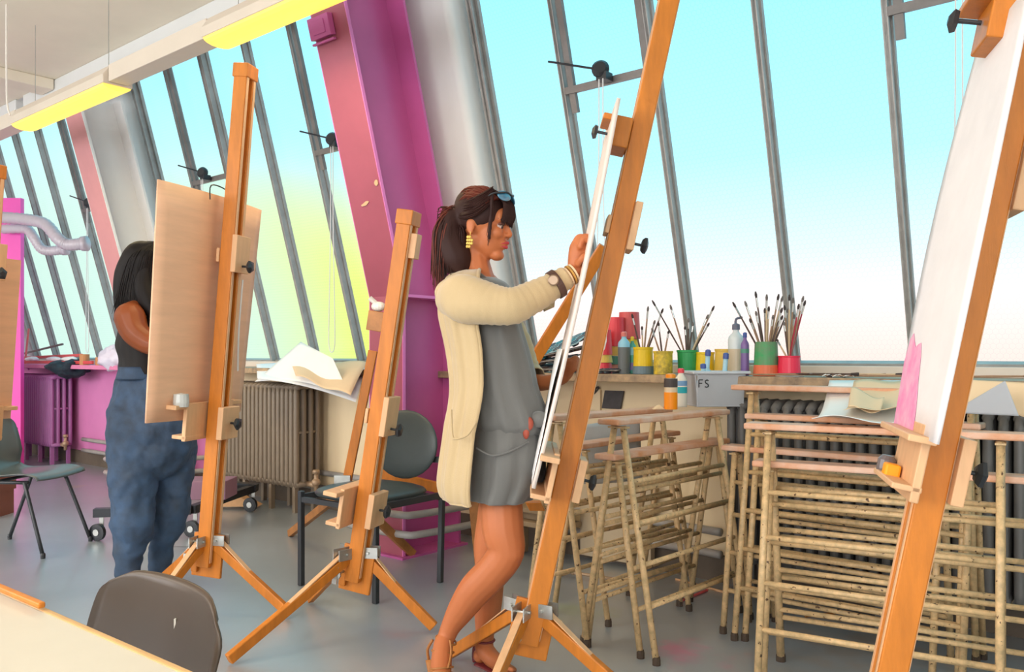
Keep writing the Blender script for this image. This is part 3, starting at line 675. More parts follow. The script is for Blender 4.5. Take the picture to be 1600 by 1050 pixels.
def trestle(label, pl, pr, h, over=.05, k=.17, rungs=(.2, .35, .50, .65), off=0.0):
    pl, pr = Vector((pl[0], pl[1], 0)), Vector((pr[0], pr[1], 0)); ax = (pr - pl).normalized(); sd = Vector((-ax.y, ax.x, 0))
    t = thing('trestle', label, 'trestle', (pl + pr) / 2, 'nested steel trestles')
    bm = new(); bar(bm, pl - ax * over + UPV * (h - .012), pr + ax * over + UPV * (h - .012), .095, .022, sd); obj('plank', bm, M_PLANK, t, bevel=.006)
    ht = h - .03
    for e in (pl, pr):
        for s in (-1, 1):
            bm = new(); tube(bm, [e + sd * s * (.02 + k * ht) + UPV * .018, e + sd * s * .02 + UPV * ht], .0125, n=10)
            l_ = obj('leg', bm, M_TUBE, t, smooth=True)
            bm = new(); lathe(bm, e + sd * s * (.022 + k * ht), [(.015, 0), (.015, .02), (.013, .03)], n=10); obj('rubber_foot', bm, M_FOOT, l_)
        bm = new(); bar(bm, e - sd * .04 + UPV * (ht - .005), e + sd * .04 + UPV * (ht - .005), .03, .006, ax); obj('bracket', bm, M_TUBE, t)
    for s in (-1, 1):
        for z in rungs:
            if z > h - .1: continue
            o_ = sd * s * (.02 + k * (ht - z)); bm = new(); tube(bm, [pl + o_ + UPV * z, pr + o_ + UPV * z], .0095, n=8); obj('rung', bm, M_TUBE, t, smooth=True)
    return t
def ap(xc, zc): return wc(xc, zc, 0)
T = {}
T['A'] = trestle('tall trestle whose end is hidden by the mast of the tall leaning easel', ap(.175, 3.40), ap(.66, 3.86), .885)
T['As'] = trestle('lower trestle hung with white sheets, left of the orange paint', ap(.29, 3.62), ap(.76, 4.18), .75, k=.165, rungs=(.17, .32, .47, .60))
T['B'] = trestle('trestle carrying the orange paint bottle and the grey crate', ap(.40, 3.20), ap(.87, 3.70), .885, over=.07)
T['Bs'] = trestle('lower trestle nested under the plank with the orange paint bottle', ap(.385, 3.24), ap(.90, 3.80), .75, k=.14, rungs=(.17, .32, .47, .60), over=.06)
T['C'] = trestle('tallest trestle at the back against the grey radiator', ap(.99, 3.50), ap(1.62, 3.0), 1.0, rungs=(.2, .35, .5, .65, .8), over=.08)
T['Cm'] = trestle('medium trestle nested inside the tallest one before the grey radiator', ap(1.01, 3.47), ap(1.60, 3.0), .885, k=.155, over=.05)
T['Cs'] = trestle('lowest trestle nested inside the group before the grey radiator', ap(.93, 3.53), ap(1.52, 3.02), .75, k=.14, rungs=(.17, .32, .47, .60), over=.05)
T['D'] = trestle('front trestle carrying the white and brown papers by the right easel', ap(.90, 2.98), ap(1.50, 2.62), .885, over=.08)
T['Ds'] = trestle('lower trestle nested under the papers next to the right easel', ap(.92, 3.02), ap(1.60, 2.62), .75, k=.14, rungs=(.17, .32, .47, .60), over=.06)

# ================================================================ CHAIRS AND TABLE
M_SHELLB = mat('brown_plastic_shell', rgb(74, 58, 44), 0.36, var=.1, spec=.6)
M_SHELLG = mat('grey_plastic_shell', rgb(92, 96, 94), 0.32, var=.1, spec=.6)
def shell_chair(label, base, yaw, m, mleg, sc=1.0, wd=1.0):
    """polypropylene chair; local +x is the sitting direction"""
    t = thing('plastic_chair', label, 'chair', (base[0], base[1], 0))
    c, s = math.cos(yaw), math.sin(yaw); B0 = Vector((base[0], base[1], 0))
    def W(x, y, z): x *= sc; y *= sc * wd; z *= sc; return B0 + Vector((x * c - y * s, x * s + y * c, z))
    prof = [(.235, .415), (.22, .435), (.15, .445), (.05, .435), (-.08, .425), (-.16, .435), (-.205, .48), (-.225, .55), (-.245, .64), (-.265, .72), (-.275, .765), (-.288, .775)]
    prof = cr([tuple(p) for p in prof], 3)
    bm = new(); nP = len(prof)
    def f_(u, v):
        i = min(int(round(v * (nP - 1))), nP - 1); x, z = prof[i]; q = (u - .5) * 2
        back = max(0, min(1, (z - .45) / .1)) if x < -.1 else 0
        hw = .225 - .012 * back
        if back > 0:
            tt = max(0, (z - .62) / .155); hw *= (1 - .17 * tt ** 6) * 1.04; z2 = z - .022 * max(0, abs(q) - .72) / .28 * tt
            return W(x + .055 * q * q * back, q * hw, z2 - .012 * q ** 4 * tt)
        return W(x, q * hw * (1 - .06 * max(0, x)), z + .02 * q ** 2 * (1 - max(0, (x - .1) * 4)) )
    grid(bm, 17, nP, f_)
    sh = obj('seat_shell', bm, m, t, smooth=True, solid=.006)
    bm = new()
    for s_ in (-1, 1):
        tube(bm, [W(.03 + .16, s_ * .2, .02), W(.16, s_ * .19, .35), W(.12, s_ * .17, .41), W(.04, s_ * .17, .418), W(-.04, s_ * .17, .405)], .0105, n=8, k=4)
    for s_ in (-1, 1):
        for x1, x0 in ((.27, .13), (-.25, -.07)):
            bm2 = new(); tube(bm2, [W(x1, s_ * .22, .012), W(x0 + (x1 - x0) * .12, s_ * .185, .37), W(x0, s_ * .175, .407)], .011, n=8, k=3)
            l_ = obj('leg', bm2, mleg, t, smooth=True)
            bm2 = new(); lathe(bm2, W(x1, s_ * .22, 0), [(.013, 0), (.014, .02), (.011, .03)], n=8); obj('rubber_foot', bm2, M_BLACK, l_)
    bm.free()
    bm = new()
    for s_ in (-1, 1): tube(bm, [W(-.1, s_ * .175, .409), W(.15, s_ * .175, .409)], .0105, n=8)
    tube(bm, [W(-.05, -.175, .409), W(-.05, .175, .409)], .0095, n=8); obj('under_frame', bm, mleg, t, smooth=True)
    return t, W
M_LEGK = mat('black_tube', rgb(48, 50, 54), .35)
camyaw = math.radians(40.2)
# local +x in camera terms (a,b) -> world angle
def yaw(a, b): d = DIR(a, b); return math.atan2(d.y, d.x)
pb = wc(-.845, 1.60, 0)
tch, Wc = shell_chair('brown plastic chair in the foreground pushed against the cream table', (pb.x, pb.y), yaw(-.66, -.75), M_SHELLB, M_LEGK, sc=.84, wd=1.42)
bm = new(); q = Wc(-.252, .02, .68); boxv(bm, q + DIR(.0, -.0), DIR(.002, 0), DIR(0, .003), UPV * .011); obj('scratch_mark', bm, mat('white_scratch', rgb(230, 226, 216), .6), tch)
pl_ = wc(-2.83, 4.95, 0)
shell_chair('grey plastic chair at the left facing right with black tube legs', (pl_.x, pl_.y), yaw(.97, -.1), M_SHELLG, M_LEGK)

# black upholstered chair
def conference_chair(label, base, yw):
    t = thing('upholstered_chair', label, 'chair', (base[0], base[1], 0)); c, s = math.cos(yw), math.sin(yw); B0 = Vector((base[0], base[1], 0))
    def W(x, y, z): return B0 + Vector((x * c - y * s, x * s + y * c, z))
    ax, ay = W(1, 0, 0) - W(0, 0, 0), W(0, 1, 0) - W(0, 0, 0)
    mf = mat('charcoal_vinyl', rgb(66, 74, 74), .42, bump=.05, bscale=90, var=.12); mk = M_LEGK
    bm = new(); ell(bm, W(0, 0, .455), .235, .245, .045, ax, ay, UPV, u=28, v=10)
    for v in bm.verts:
        d = v.co - W(0, 0, .455); x, y = d.dot(ax), d.dot(ay)
        k_ = (abs(x / .235) ** 3.2 + abs(y / .245) ** 3.2) ** (1 / 3.2) if (x or y) else 1; r_ = math.hypot(x / .235, y / .245)
        if k_ > 1e-3: sc_ = r_ / k_; v.co += (ax * x + ay * y) * (sc_ - 1)
    obj('seat', bm, mf, t, smooth=True)
    bm = new(); ell(bm, W(-.235, 0, .665), .03, .225, .175, (ax * .98 - UPV * .12).normalized() * -1, ay, (UPV + ax * -.1).normalized(), u=24, v=14)
    obj('backrest', bm, mf, t, smooth=True)
    for s_ in (-1, 1):
        for x in (-.22, .22):
            top = .46 if x > 0 else .60
            bm2 = new(); bar(bm2, W(x, s_ * .255, .0), W(x - (.02 if x < 0 else 0), s_ * .255, top), .026, .026, ax); obj('leg', bm2, mk, t, bevel=.004)
        bm2 = new(); bar(bm2, W(-.22, s_ * .255, .43), W(.22, s_ * .255, .43), .03, .02, UPV); obj('side_rail', bm2, mk, t)
    bm2 = new(); bar(bm2, W(-.22, -.25, .42), W(-.22, .25, .42), .025, .02, UPV); bar(bm2, W(.22, -.25, .42), W(.22, .25, .42), .025, .02, UPV); bar(bm2, W(-.245, -.25, .60), W(-.245, .25, .60), .03, .01, UPV); obj('cross_rail', bm2, mk, t)
    return t
bc = wc(-.69, 4.18, 0)
conference_chair('charcoal vinyl chair with oval back and black square legs behind the middle easel', (bc.x, bc.y), yaw(-.59, -.8))

# cream table in the lower left corner
M_TTOP = mat('cream_laminate', rgb(208, 198, 180), .45, var=.08, scale=3)
def table(label, c0, e1, e2, l1, l2, top, m, edge):
    """c0 corner, e1 along the visible edge, e2 away from it"""
    e1, e2 = e1.normalized(), e2.normalized(); ce = c0 + e1 * l1 / 2 + e2 * l2 / 2
    t = thing('studio_table', label, 'table', (ce.x, ce.y, 0))
    bm = new(); boxv(bm, (ce.x, ce.y, top - .004), e1 * l1 / 2, e2 * l2 / 2, UPV * .004); obj('tabletop', bm, m, t)
    bm = new(); boxv(bm, (ce.x, ce.y, top - .02), e1 * (l1 / 2 - .004), e2 * (l2 / 2 - .004), UPV * .0115); obj('underside', bm, M_WOODP, t)
    bm = new()
    for (a, b, s1, s2) in ((0, -1, l1 / 2 + .006, .006), (0, 1, l1 / 2 + .006, .006)): boxv(bm, Vector((ce.x, ce.y, top - .014)) + e2 * b * (l2 / 2 + .006), e1 * s1, e2 * s2, UPV * .016)
    for b in (-1, 1): boxv(bm, Vector((ce.x, ce.y, top - .014)) + e1 * b * (l1 / 2 + .006), e1 * .006, e2 * (l2 / 2 + .012), UPV * .016)
    obj('edge_lipping', bm, edge, t, bevel=.003)
    for a in (-1, 1):
        for b in (-1, 1):
            q = Vector((ce.x, ce.y, 0)) + e1 * a * (l1 / 2 - .06) + e2 * b * (l2 / 2 - .06)
            bm = new(); tube(bm, [q, q + UPV * (top - .03)], .016, n=10); obj('leg', bm, M_LEGK, t)
    return t
TZ = .70
a_ = Z(-200, 838, TZ); b_ = Z(285, 1053, TZ); ed = (b_ - a_); ed.z = 0
inn = Vector((ed.y, -ed.x, 0)); inn = inn if inn.dot(-camo.location.xy.to_3d() * 0 + wc(-1.2, .2, 0) - a_) > 0 else -inn
table('cream laminate table with wooden edging in the lower left corner', a_, ed, inn, ed.length + .15, .75, TZ, M_TTOP, mat('oak_lipping', rgb(214, 168, 110), .5, var=.2, stretch=(1, 1, 1), scale=12))
plank('wooden_ruler', 'thin wooden strip lying along the edge of the cream table at the far left', 'wooden strip', Z(-60, 893, TZ + .012), Z(66, 946, TZ + .012), .012, .010, ed.cross(UPV), M_WOOD)
# ================================================================ THINGS ON THE SILL
SZ = 1.0255
ORD = ['first', 'second', 'third', 'fourth', 'fifth', 'sixth', 'seventh', 'eighth', 'ninth', 'tenth', 'eleventh', 'twelfth', 'thirteenth', 'fourteenth']
def sill(px, y=3.74): return OY(px, y, SZ)
def pot(name, label, c, r0, r1, h, m, group=None, rim=True, cat='pot', inner=True):
    bm = new(); p = [(0, 0), (r0, .001), (r0 + (r1 - r0) * .9, h * .9)]
    p += [(r1 * 1.05, h * .91), (r1 * 1.07, h)] if rim else [(r1, h)]
    if inner: p += [(r1 * .93, h), (r0 * .9, .012), (0, .012)]
    else: p += [(0, h)]
    lathe(bm, c, p, n=24); return tag(obj(name, bm, m, smooth=False), label, cat, group)
def brushes(px_list, c, h0, group, desc, kind=0):
    """brushes standing in a pot: (dx, dy lean, length, colour)"""
    order = sorted(range(len(px_list)), key=lambda i: px_list[i][0] * px_list[i][2]); n_ = len(order)
    for i, (lean, depth, ln_, colr, tip) in enumerate(px_list):
        k_ = order.index(i); pos = ORD[k_] + ' from the left' if k_ else 'leftmost'
        if k_ == n_ - 1: pos = 'rightmost'
        full = desc.replace('brush standing', pos + ' brush standing') if k_ in (0, n_ - 1) else desc.replace('brush standing', 'brush, ' + pos + ', standing')
        d = (wc(lean, depth, 1)).normalized(); b0 = c + UPV * .015 - d.cross(UPV) * .0 - wc(lean * .05, depth * .05, 0)
        b0 = c + UPV * .02 - wc(lean, depth, 0) * .04
        t = thing('paint_brush', full, 'brush', tuple(b0), group)
        bm = new(); tube(bm, [b0, b0 + d * ln_ * .5, b0 + d * ln_ * .8], [.003, .0045, .0035], n=6); obj('handle', bm, colr, t)
        bm = new(); tube(bm, [b0 + d * ln_ * .8, b0 + d * ln_ * .92], .0045, n=6); obj('ferrule', bm, M_STEEL, t)
        bm = new(); tube(bm, [b0 + d * ln_ * .92, b0 + d * ln_ * .96, b0 + d * ln_], [.0045, .006, .003], n=6); obj('bristles', bm, tip[0], t)
C_RED = mat('red_plastic', rgb(232, 62, 74), .4); C_RED2 = mat('dull_red_plastic', rgb(214, 92, 92), .5); C_YEL = mat('yellow_plastic', rgb(244, 206, 30), .45, var=.12, scale=20)
C_GRN = mat('green_plastic', rgb(50, 160, 90), .45); C_SPLAT = mat('spattered_yellow', rgb(240, 206, 60), .5, var=.5, scale=40, var2=rgb(150, 130, 60))
H1 = mat('brush_wood', rgb(176, 140, 110), .6, var=.3, scale=30); H2 = mat('brush_dark', rgb(96, 76, 66), .6, var=.3, scale=30); H3 = mat('brush_pale', rgb(214, 186, 150), .6); H4 = mat('brush_red', rgb(170, 40, 56), .5)
TK = mat('bristle_dark', rgb(70, 60, 58), .9); TP = mat('bristle_grey', rgb(120, 112, 108), .9)
# stacked beakers
def stack(px, y, items, desc):
    c = sill(px, y); z = 0
    for i, (r, h, m, nm) in enumerate(items):
        pot('plastic_beaker', nm, c + UPV * z, r * 1.06, r * .92, h, m, 'stacked paint beakers', rim=False, inner=False); z += h + .0005
Y_ = mat('ochre_plastic', rgb(230, 190, 90), .5); G_ = mat('teal_plastic', rgb(90, 150, 130), .5); P_ = mat('peach_plastic', rgb(236, 160, 140), .5)
stack(941, 3.70, [(.052, .055, C_RED, 'red beaker at the foot of the stack nearest the leaning easel'), (.052, .04, Y_, 'ochre beaker in the stack nearest the leaning easel'), (.05, .13, C_RED, 'tall red beaker on top of the stack nearest the leaning easel')], '')
stack(961, 3.84, [(.056, .045, P_, 'peach beaker at the foot of the stack behind the grey bottle'), (.055, .045, G_, 'teal beaker in the stack behind the grey bottle'), (.054, .05, Y_, 'ochre beaker below the bright red one in the stack behind the grey bottle'), (.052, .155, C_RED, 'bright red beaker on top of the stack behind the grey bottle')], '')
stack(983, 3.93, [(.056, .12, mat('striped_label', rgb(120, 176, 200), .5), 'blue beaker below the tallest stack'), (.055, .06, C_YEL, 'yellow beaker under the tallest dull red beaker'), (.058, .145, C_RED2, 'dull red beaker topping the tallest stack')], '')
def bottle(label, c, r, h, body, cap, neck=.35, fill=None, cat='bottle', name='paint_bottle', capr=.4, band=None, tilt=None, group=None, pump=False):
    t = thing(name, label, cat, tuple(c), group); ax = tilt or UPV
    bm = new(); n0 = h * (1 - neck * .55)
    lathe(bm, c, [(0, 0), (r * .96, .001), (r, .006), (r, n0 * .86), (r * .9, n0 * .93), (r * capr * 1.1, n0 + .004), (r * capr, n0 + .012), (r * capr, h * .93), (0, h * .93)], n=22, ax=ax)
    obj('bottle_body', bm, body, t, smooth=True)
    bm = new(); lathe(bm, c + ax * (h * .88), [(0, 0), (r * capr * 1.25, 0), (r * capr * 1.2, h * .10), (r * capr * .6, h * .12), (0, h * .12)], n=16, ax=ax); obj('cap', bm, cap, t)
    if fill:
        bm = new(); lathe(bm, c + ax * .002, [(0, 0), (r * 1.005, 0), (r * 1.012, fill[1] * h), (0, fill[1] * h)], n=22, ax=ax); obj('paint_fill', bm, fill[0], t)
    if band:
        for bmx, z0, z1 in band:
            bm = new(); lathe(bm, c + ax * (z0 * h), [(0, 0), (r * 1.02, 0), (r * 1.02, (z1 - z0) * h), (0, (z1 - z0) * h)], n=22, ax=ax); obj('bottle_label', bm, bmx, t)
    if pump:
        bm = new(); q = c + ax * h; tube(bm, [q - ax * .02, q + ax * .02, q + ax * .028 + camdir(.03, 0)], .006, n=6, k=3); obj('spout', bm, cap, t)
    return t
W_ = mat('clear_plastic', rgb(220, 226, 226), .25); BK = mat('dark_label', rgb(70, 62, 60), .5); GB = mat('grey_paint', rgb(104, 110, 112), .4); BL = mat('blue_tint', rgb(150, 208, 232), .25)
bottle('squeezy bottle half full of grey paint beside the red beakers', sill(975, 3.68), .031, .215, BL, mat('pink_cap', rgb(230, 130, 120), .5), fill=(GB, .62))
bottle('blue-green striped bottle between the grey bottle and the yellow beaker', sill(988, 3.72), .02, .19, mat('striped_green', rgb(80, 170, 150), .4), C_YEL, band=[(mat('lilac_band', rgb(150, 130, 190), .5), .1, .3), (BL, .5, .7)])
# yellow pots
c = sill(1005, 3.68); pot('paint_pot', 'yellow pot with a grey-blue foot holding brushes', c, .05, .047, .135, C_YEL, 'paint pots on the sill')
bm = new(); lathe(bm, c, [(0, .0), (.0525, .001), (.0525, .04), (0, .04)], n=24); obj('painted_foot', bm, mat('blue_grey', rgb(110, 130, 140), .5), bpy.data.objects['paint_pot'])
DK = (TK, 'dark'); GY = (TP, 'grey')
brushes([(-.22, .1, .29, H2, DK), (.12, .2, .33, H1, GY), (.38, .05, .33, H2, DK), (.25, -.2, .26, H1, GY), (-.05, -.1, .22, H3, DK)], c, 0, 'brushes in the yellow pot', 'brush standing in the yellow pot with the grey foot')
c = sill(1036, 3.68); pot('paint_pot', 'spattered yellow pot right of the grey-footed yellow one', c, .046, .046, .115, C_SPLAT, 'paint pots on the sill')
brushes([(-.1, .1, .24, H2, DK), (-.35, -.1, .22, H1, GY), (.2, .1, .2, H1, DK)], c, 0, 'brushes in the spattered yellow pot', 'brush standing in the spattered yellow pot')
c = sill(1074, 3.80); pot('paint_pot', 'green pot behind the orange and white paint bottles', c, .045, .05, .12, C_GRN, 'paint pots on the sill')
brushes([(-.55, .1, .40, H2, DK), (-.28, .1, .34, H1, GY), (-.05, .1, .22, H2, DK), (.0, -.15, .26, H2, GY), (.5, .1, .36, H1, DK), (.42, -.1, .3, H3, GY), (.6, .2, .28, H2, DK), (.15, 0, .24, H2, GY)], c, 0, 'brushes in the green pot', 'brush standing in the green pot behind the paint bottles')
pot('paint_pot', 'yellow pot seen between the blue bottles', sill(1101, 3.84), .05, .046, .11, C_YEL, 'paint pots on the sill')
pot('paint_pot', 'ochre-yellow pot left of the white spray bottle', sill(1134, 3.84), .055, .05, .125, mat('ochre_yellow', rgb(236, 196, 90), .5, var=.2), 'paint pots on the sill')
bottle('tall white bottle with a grey spout half full of cream liquid', sill(1150, 3.78), .037, .245, W_, mat('grey_cap', rgb(110, 112, 130), .5), fill=(mat('cream_liquid', rgb(216, 196, 166), .4), .5), pump=True)
bottle('slim bottle of violet paint beside the green and orange tin', sill(1164, 3.70), .019, .20, mat('violet_paint', rgb(130, 100, 160), .35), mat('blue_cap', rgb(70, 90, 160), .4), band=[(G_, .52, .62)])
# green and orange tin full of brushes
c = sill(1197, 3.70)
t = thing('brush_tin', 'green and orange painted tin crammed with brushes', 'tin', tuple(c))
bm = new(); lathe(bm, c, [(0, 0), (.058, .001), (.054, .05), (0, .05)], n=26); obj('painted_foot', bm, mat('orange_paint', rgb(236, 120, 80), .5, var=.15, scale=20), t)
bm = new(); lathe(bm, c + UPV * .05, [(.054, 0), (.050, .105), (.047, .105), (.05, .004), (0, .004)], n=26); obj('tin_body', bm, mat('flaking_green', rgb(40, 170, 96), .5, var=.8, scale=14, var2=rgb(130, 130, 110)), t)
brushes([(-.55, .0, .36, H2, DK), (-.3, .15, .34, H1, GY), (-.12, .1, .37, H2, DK), (-.02, -.1, .35, H3, GY), (-.4, -.1, .26, H1, DK), (-.2, 0, .28, H2, GY), (.08, .1, .3, H3, DK), (.12, -.1, .26, H1, GY),
         (.2, .05, .36, H1, DK), (.28, .1, .36, H3, GY), (.25, -.15, .3, H2, DK), (.45, .1, .32, H2, GY), (.35, 0, .27, H1, DK), (.05, .25, .3, H2, DK)], c, 0, 'brushes in the green and orange tin', 'brush standing in the green and orange tin')
c = sill(1233, 3.72)
pot('paint_pot', 'bright red pot of brushes standing on a white lid', c + UPV * .007, .050, .046, .085, mat('hot_red', rgb(240, 50, 84), .4), 'paint pots on the sill')
bm = new(); lathe(bm, c, [(0, 0), (.062, 0), (.064, .006), (0, .006)], n=26); tag(obj('round_saucer', bm, M_PAPER), 'white saucer under the bright red pot', 'saucer')
brushes([(-.55, .05, .16, H3, DK), (-.1, .1, .22, H2, GY), (.02, .05, .34, H3, DK), (.1, .1, .33, H1, GY), (.14, -.1, .3, H4, DK), (.22, 0, .34, H1, GY), (.3, .1, .33, H4, DK), (-.02, .2, .3, H1, DK), (.18, .2, .26, H3, GY)], c + UPV * .007, 0, 'brushes in the bright red pot', 'brush standing in the bright red pot')
# brushes and sticks lying along the shelf
lay = [(1170, 3.63, 1290, 3.66, H1), (1215, 3.66, 1330, 3.62, H2), (1250, 3.75, 1292, 3.64, H3), (1290, 3.63, 1420, 3.63, H1), (1310, 3.70, 1400, 3.66, H3), (1265, 3.63, 1310, 3.72, TP), (1330, 3.64, 1372, 3.70, H2), (1500, 3.64, 1600, 3.66, H1)]
for i, (a, ya, b, yb, m_) in enumerate(lay):
    pa, pb2 = OY(a, ya, SZ + .008 + .004 * (i % 3)), OY(b, yb, SZ + .008 + .004 * ((i + 1) % 3))
    t = thing('paint_brush', ('leftmost' if i == 0 else 'rightmost' if i == len(lay) - 1 else ORD[sorted(lay, key=lambda z: z[0]).index(lay[i])] + ' from the left') .join(['', ' of the brushes lying flat on the sill right of the pots']), 'brush', tuple(pa), 'brushes lying on the sill')
    bm = new(); tube(bm, [pa, (pa + pb2) / 2, pb2], [.003, .0055, .004], n=6); obj('handle', bm, m_, t)
    bm = new(); d = (pb2 - pa).normalized(); tube(bm, [pb2, pb2 + d * .03], [.006, .008], n=6); obj('bristles', bm, TK, t)
bm = new(); 
sheet('paint_rag', [OY(1285, 3.62, SZ + .004), OY(1335, 3.62, SZ + .004), OY(1330, 3.72, SZ + .004), OY(1280, 3.72, SZ + .004)], M_PAPER, lambda u, v: UPV * (.012 * math.sin(u * 9 + v * 5) ** 2), n=10)
tag(bpy.data.objects['paint_rag'], 'crumpled white rag among the brushes on the sill', 'rag')
# muffin-tray palettes in an untidy pile
M_PAL = mat('paint_crusted_palette', rgb(168, 156, 146), .55, var=.6, scale=22, var2=rgb(84, 80, 80)); PC = [mat('well_teal', rgb(60, 130, 140), .4), mat('well_dark', rgb(60, 60, 70), .4), mat('well_grey', rgb(110, 120, 124), .4), mat('well_brown', rgb(90, 72, 64), .4)]
def palette(label, c, dx, dy, nu, nv, sp, m):
    dx, dy = dx.normalized(), dy.normalized(); nz_ = dx.cross(dy).normalized()
    if nz_.z < 0: nz_ = -nz_
    t = thing('paint_palette', label, 'palette', tuple(c), 'palettes piled on the sill')
    bm = new(); boxv(bm, c, dx * (nu * sp / 2 + .006), dy * (nv * sp / 2 + .006), nz_ * .0035); obj('tray', bm, m, t, bevel=.003)
    k = 0
    for i in range(nu):
        for j in range(nv):
            q = c + dx * (i - (nu - 1) / 2) * sp + dy * (j - (nv - 1) / 2) * sp
            bm = new(); lathe(bm, q, [(0, .0042), (sp * .33, .0042), (sp * .38, .0065), (sp * .42, .0065), (sp * .42, .003), (sp * .3, -.016), (0, -.016)], n=14, ax=nz_)
            obj('well', bm, PC[(i * 3 + j * 2 + nu) % 4], t); k += 1
cx = camdir(1, 0)
for i, (px, y, z, tilt, lab) in enumerate([(862, 3.72, .03, .02, 'lowest palette in the pile behind the woman\'s left hand'), (858, 3.74, .07, .10, 'grey palette second from the bottom of the pile'), (872, 3.76, .11, .18, 'brownish palette in the middle of the pile'), (880, 3.80, .155, .28, 'blue-green palette topping the pile')]):
    p = OY(px, y, SZ + z); ax_ = (SX * math.cos(tilt) + UPV * math.sin(tilt)); ay_ = Vector((0, 1, .15 + .35 * (i == 3)))
    palette(lab, p, ax_, ay_, 5, 3, .062, M_PAL if i < 3 else mat('blue_palette', rgb(170, 200, 206), .4, var=.3, scale=18))
for i, (px, z, lab) in enumerate([(925, .02, 'muffin-tin palette below the red beakers'), (948, .02, 'second muffin-tin palette under the grey bottle')]): palette(lab, OY(px, 3.64, SZ + z), SX, Vector((0, 1, .1)), 5 if i == 0 else 3, 1, .05, M_PAL)
# small panels against the wall below the sill
def wall_panel(label, x0, y0, x1, y1, m, name='sketch_panel', tilt=0):
    a, b, c_, d_ = OY(x0, 3.885, .6), OY(x1, 3.885, .6), None, None
    za = H - (y1 - HY) / F * ((Vector((a.x, a.y, 0)) - Vector((0, 0, 0))).dot(DIR(0, 1))); zb = H - (y0 - HY) / F * (a.dot(DIR(0, 1)))
    bm = new(); boxv(bm, ((a.x + b.x) / 2, 3.888, (za + zb) / 2), SX * abs(b.x - a.x) / 2, Vector((0, .006, 0)), UPV * (zb - za) / 2 + SX * tilt)
    return tag(obj(name, bm, m), label, 'panel')
wall_panel('charcoal square fixed to the cream wall under the sill', 943, 610, 972, 638, mat('charcoal_square', rgb(88, 84, 84), .8, var=.3, scale=30), tilt=.01)
o_ = wall_panel('pale panel with a dark swirling drawing on the wall beside the charcoal square', 911, 608, 938, 640, M_CREAM)
bm = new(); q = Vector(o_.location) + Vector((0, -.008, .05)); tube(bm, [q + SX * .03 * math.cos(a) * (1 + a / 9) + UPV * (.05 + .03 * math.sin(a * 1.3)) for a in [k * .5 for k in range(16)]], .005, n=5); obj('ink_drawing', bm, BK, o_)
wall_panel('dark narrow strip on the wall behind the board edge', 853, 612, 868, 650, mat('charcoal_square', rgb(88, 84, 84), .8), tilt=.02)

# ================================================================ THINGS ON THE TRESTLES
def onB(f_, dz=.0, side=0.0):
    a, b = ap(.40, 3.20), ap(.87, 3.70); v = (b - a).normalized(); return a + (b - a) * f_ + Vector((-v.y, v.x, 0)) * side + UPV * (.8855 + dz)
c = onB(.30)
orange = mat('orange_paint_fill', rgb(255, 150, 0), .35)
bottle('clear bottle half full of bright orange paint standing on the trestle', Z(1048, 640, .8865), .0285, .155, mat('smeared_plastic', rgb(232, 206, 170), .3, var=.2, scale=20), orange, fill=(orange, .47), band=[(BK, .62, .86)], capr=.62)
bottle('white bottle with a red cap behind the orange paint', Z(1064, 636, .8865), .027, .175, mat('milk_plastic', rgb(230, 222, 206), .35), C_RED, band=[(mat('blue_label', rgb(120, 160, 200), .5), .55, .68), (mat('teal_label', rgb(40, 170, 180), .5), .36, .52)], capr=.45)
bm = new(); q = Z(1029, 640, .8865)
grid(bm, 8, 6, lambda u, v: q + camdir((u - .5) * .05, (v - .5) * .04) + UPV * (.002 + .018 * math.sin(u * 3.1) * math.sin(v * 3.1))); tag(obj('clay_lump', bm, M_KRAFT, smooth=True, solid=.002), 'small crumpled scrap on the trestle left of the orange paint', 'scrap')
# grey crate
ax_ = (ap(.87, 3.70) - ap(.40, 3.20)).normalized(); sd_ = Vector((-ax_.y, ax_.x, 0))
cc = onB(.66, .001); hl, hw_, ch = .185, .135, .155
rr = lambda k, s_: cc
t = thing('plastic_crate', 'grey plastic crate with lettering on its end, on the trestle under the sill', 'crate', tuple(cc))
ca, cb = camdir(.93, .10).normalized(), camdir(-.10, .93).normalized()
cc = Z(1116, 634, .887); cc.z = .887; t.location = cc; hl, hw_ = .110, .085
bm = new()
for s_ in (-1, 1):
    boxv(bm, cc + ca * s_ * hl + UPV * ch / 2, ca * .003, cb * hw_, UPV * ch / 2 + ca * s_ * .006); boxv(bm, cc + cb * s_ * hw_ + UPV * ch / 2, cb * .003, ca * hl, UPV * ch / 2 + cb * s_ * .006)
boxv(bm, cc + UPV * .003, ca * hl, cb * hw_, UPV * .003); M_CR = mat('grey_crate', rgb(190, 193, 198), .4, var=.08); obj('crate_body', bm, M_CR, t, bevel=.004)
bm = new()
for s_ in (-1, 1):
    boxv(bm, cc + ca * s_ * (hl + .014) + UPV * ch, ca * .01, cb * (hw_ + .022), UPV * .006); boxv(bm, cc + cb * s_ * (hw_ + .014) + UPV * ch, cb * .01, ca * (hl + .022), UPV * .006)
obj('rim', bm, mat('crate_rim', rgb(206, 210, 216), .4), t, bevel=.003)
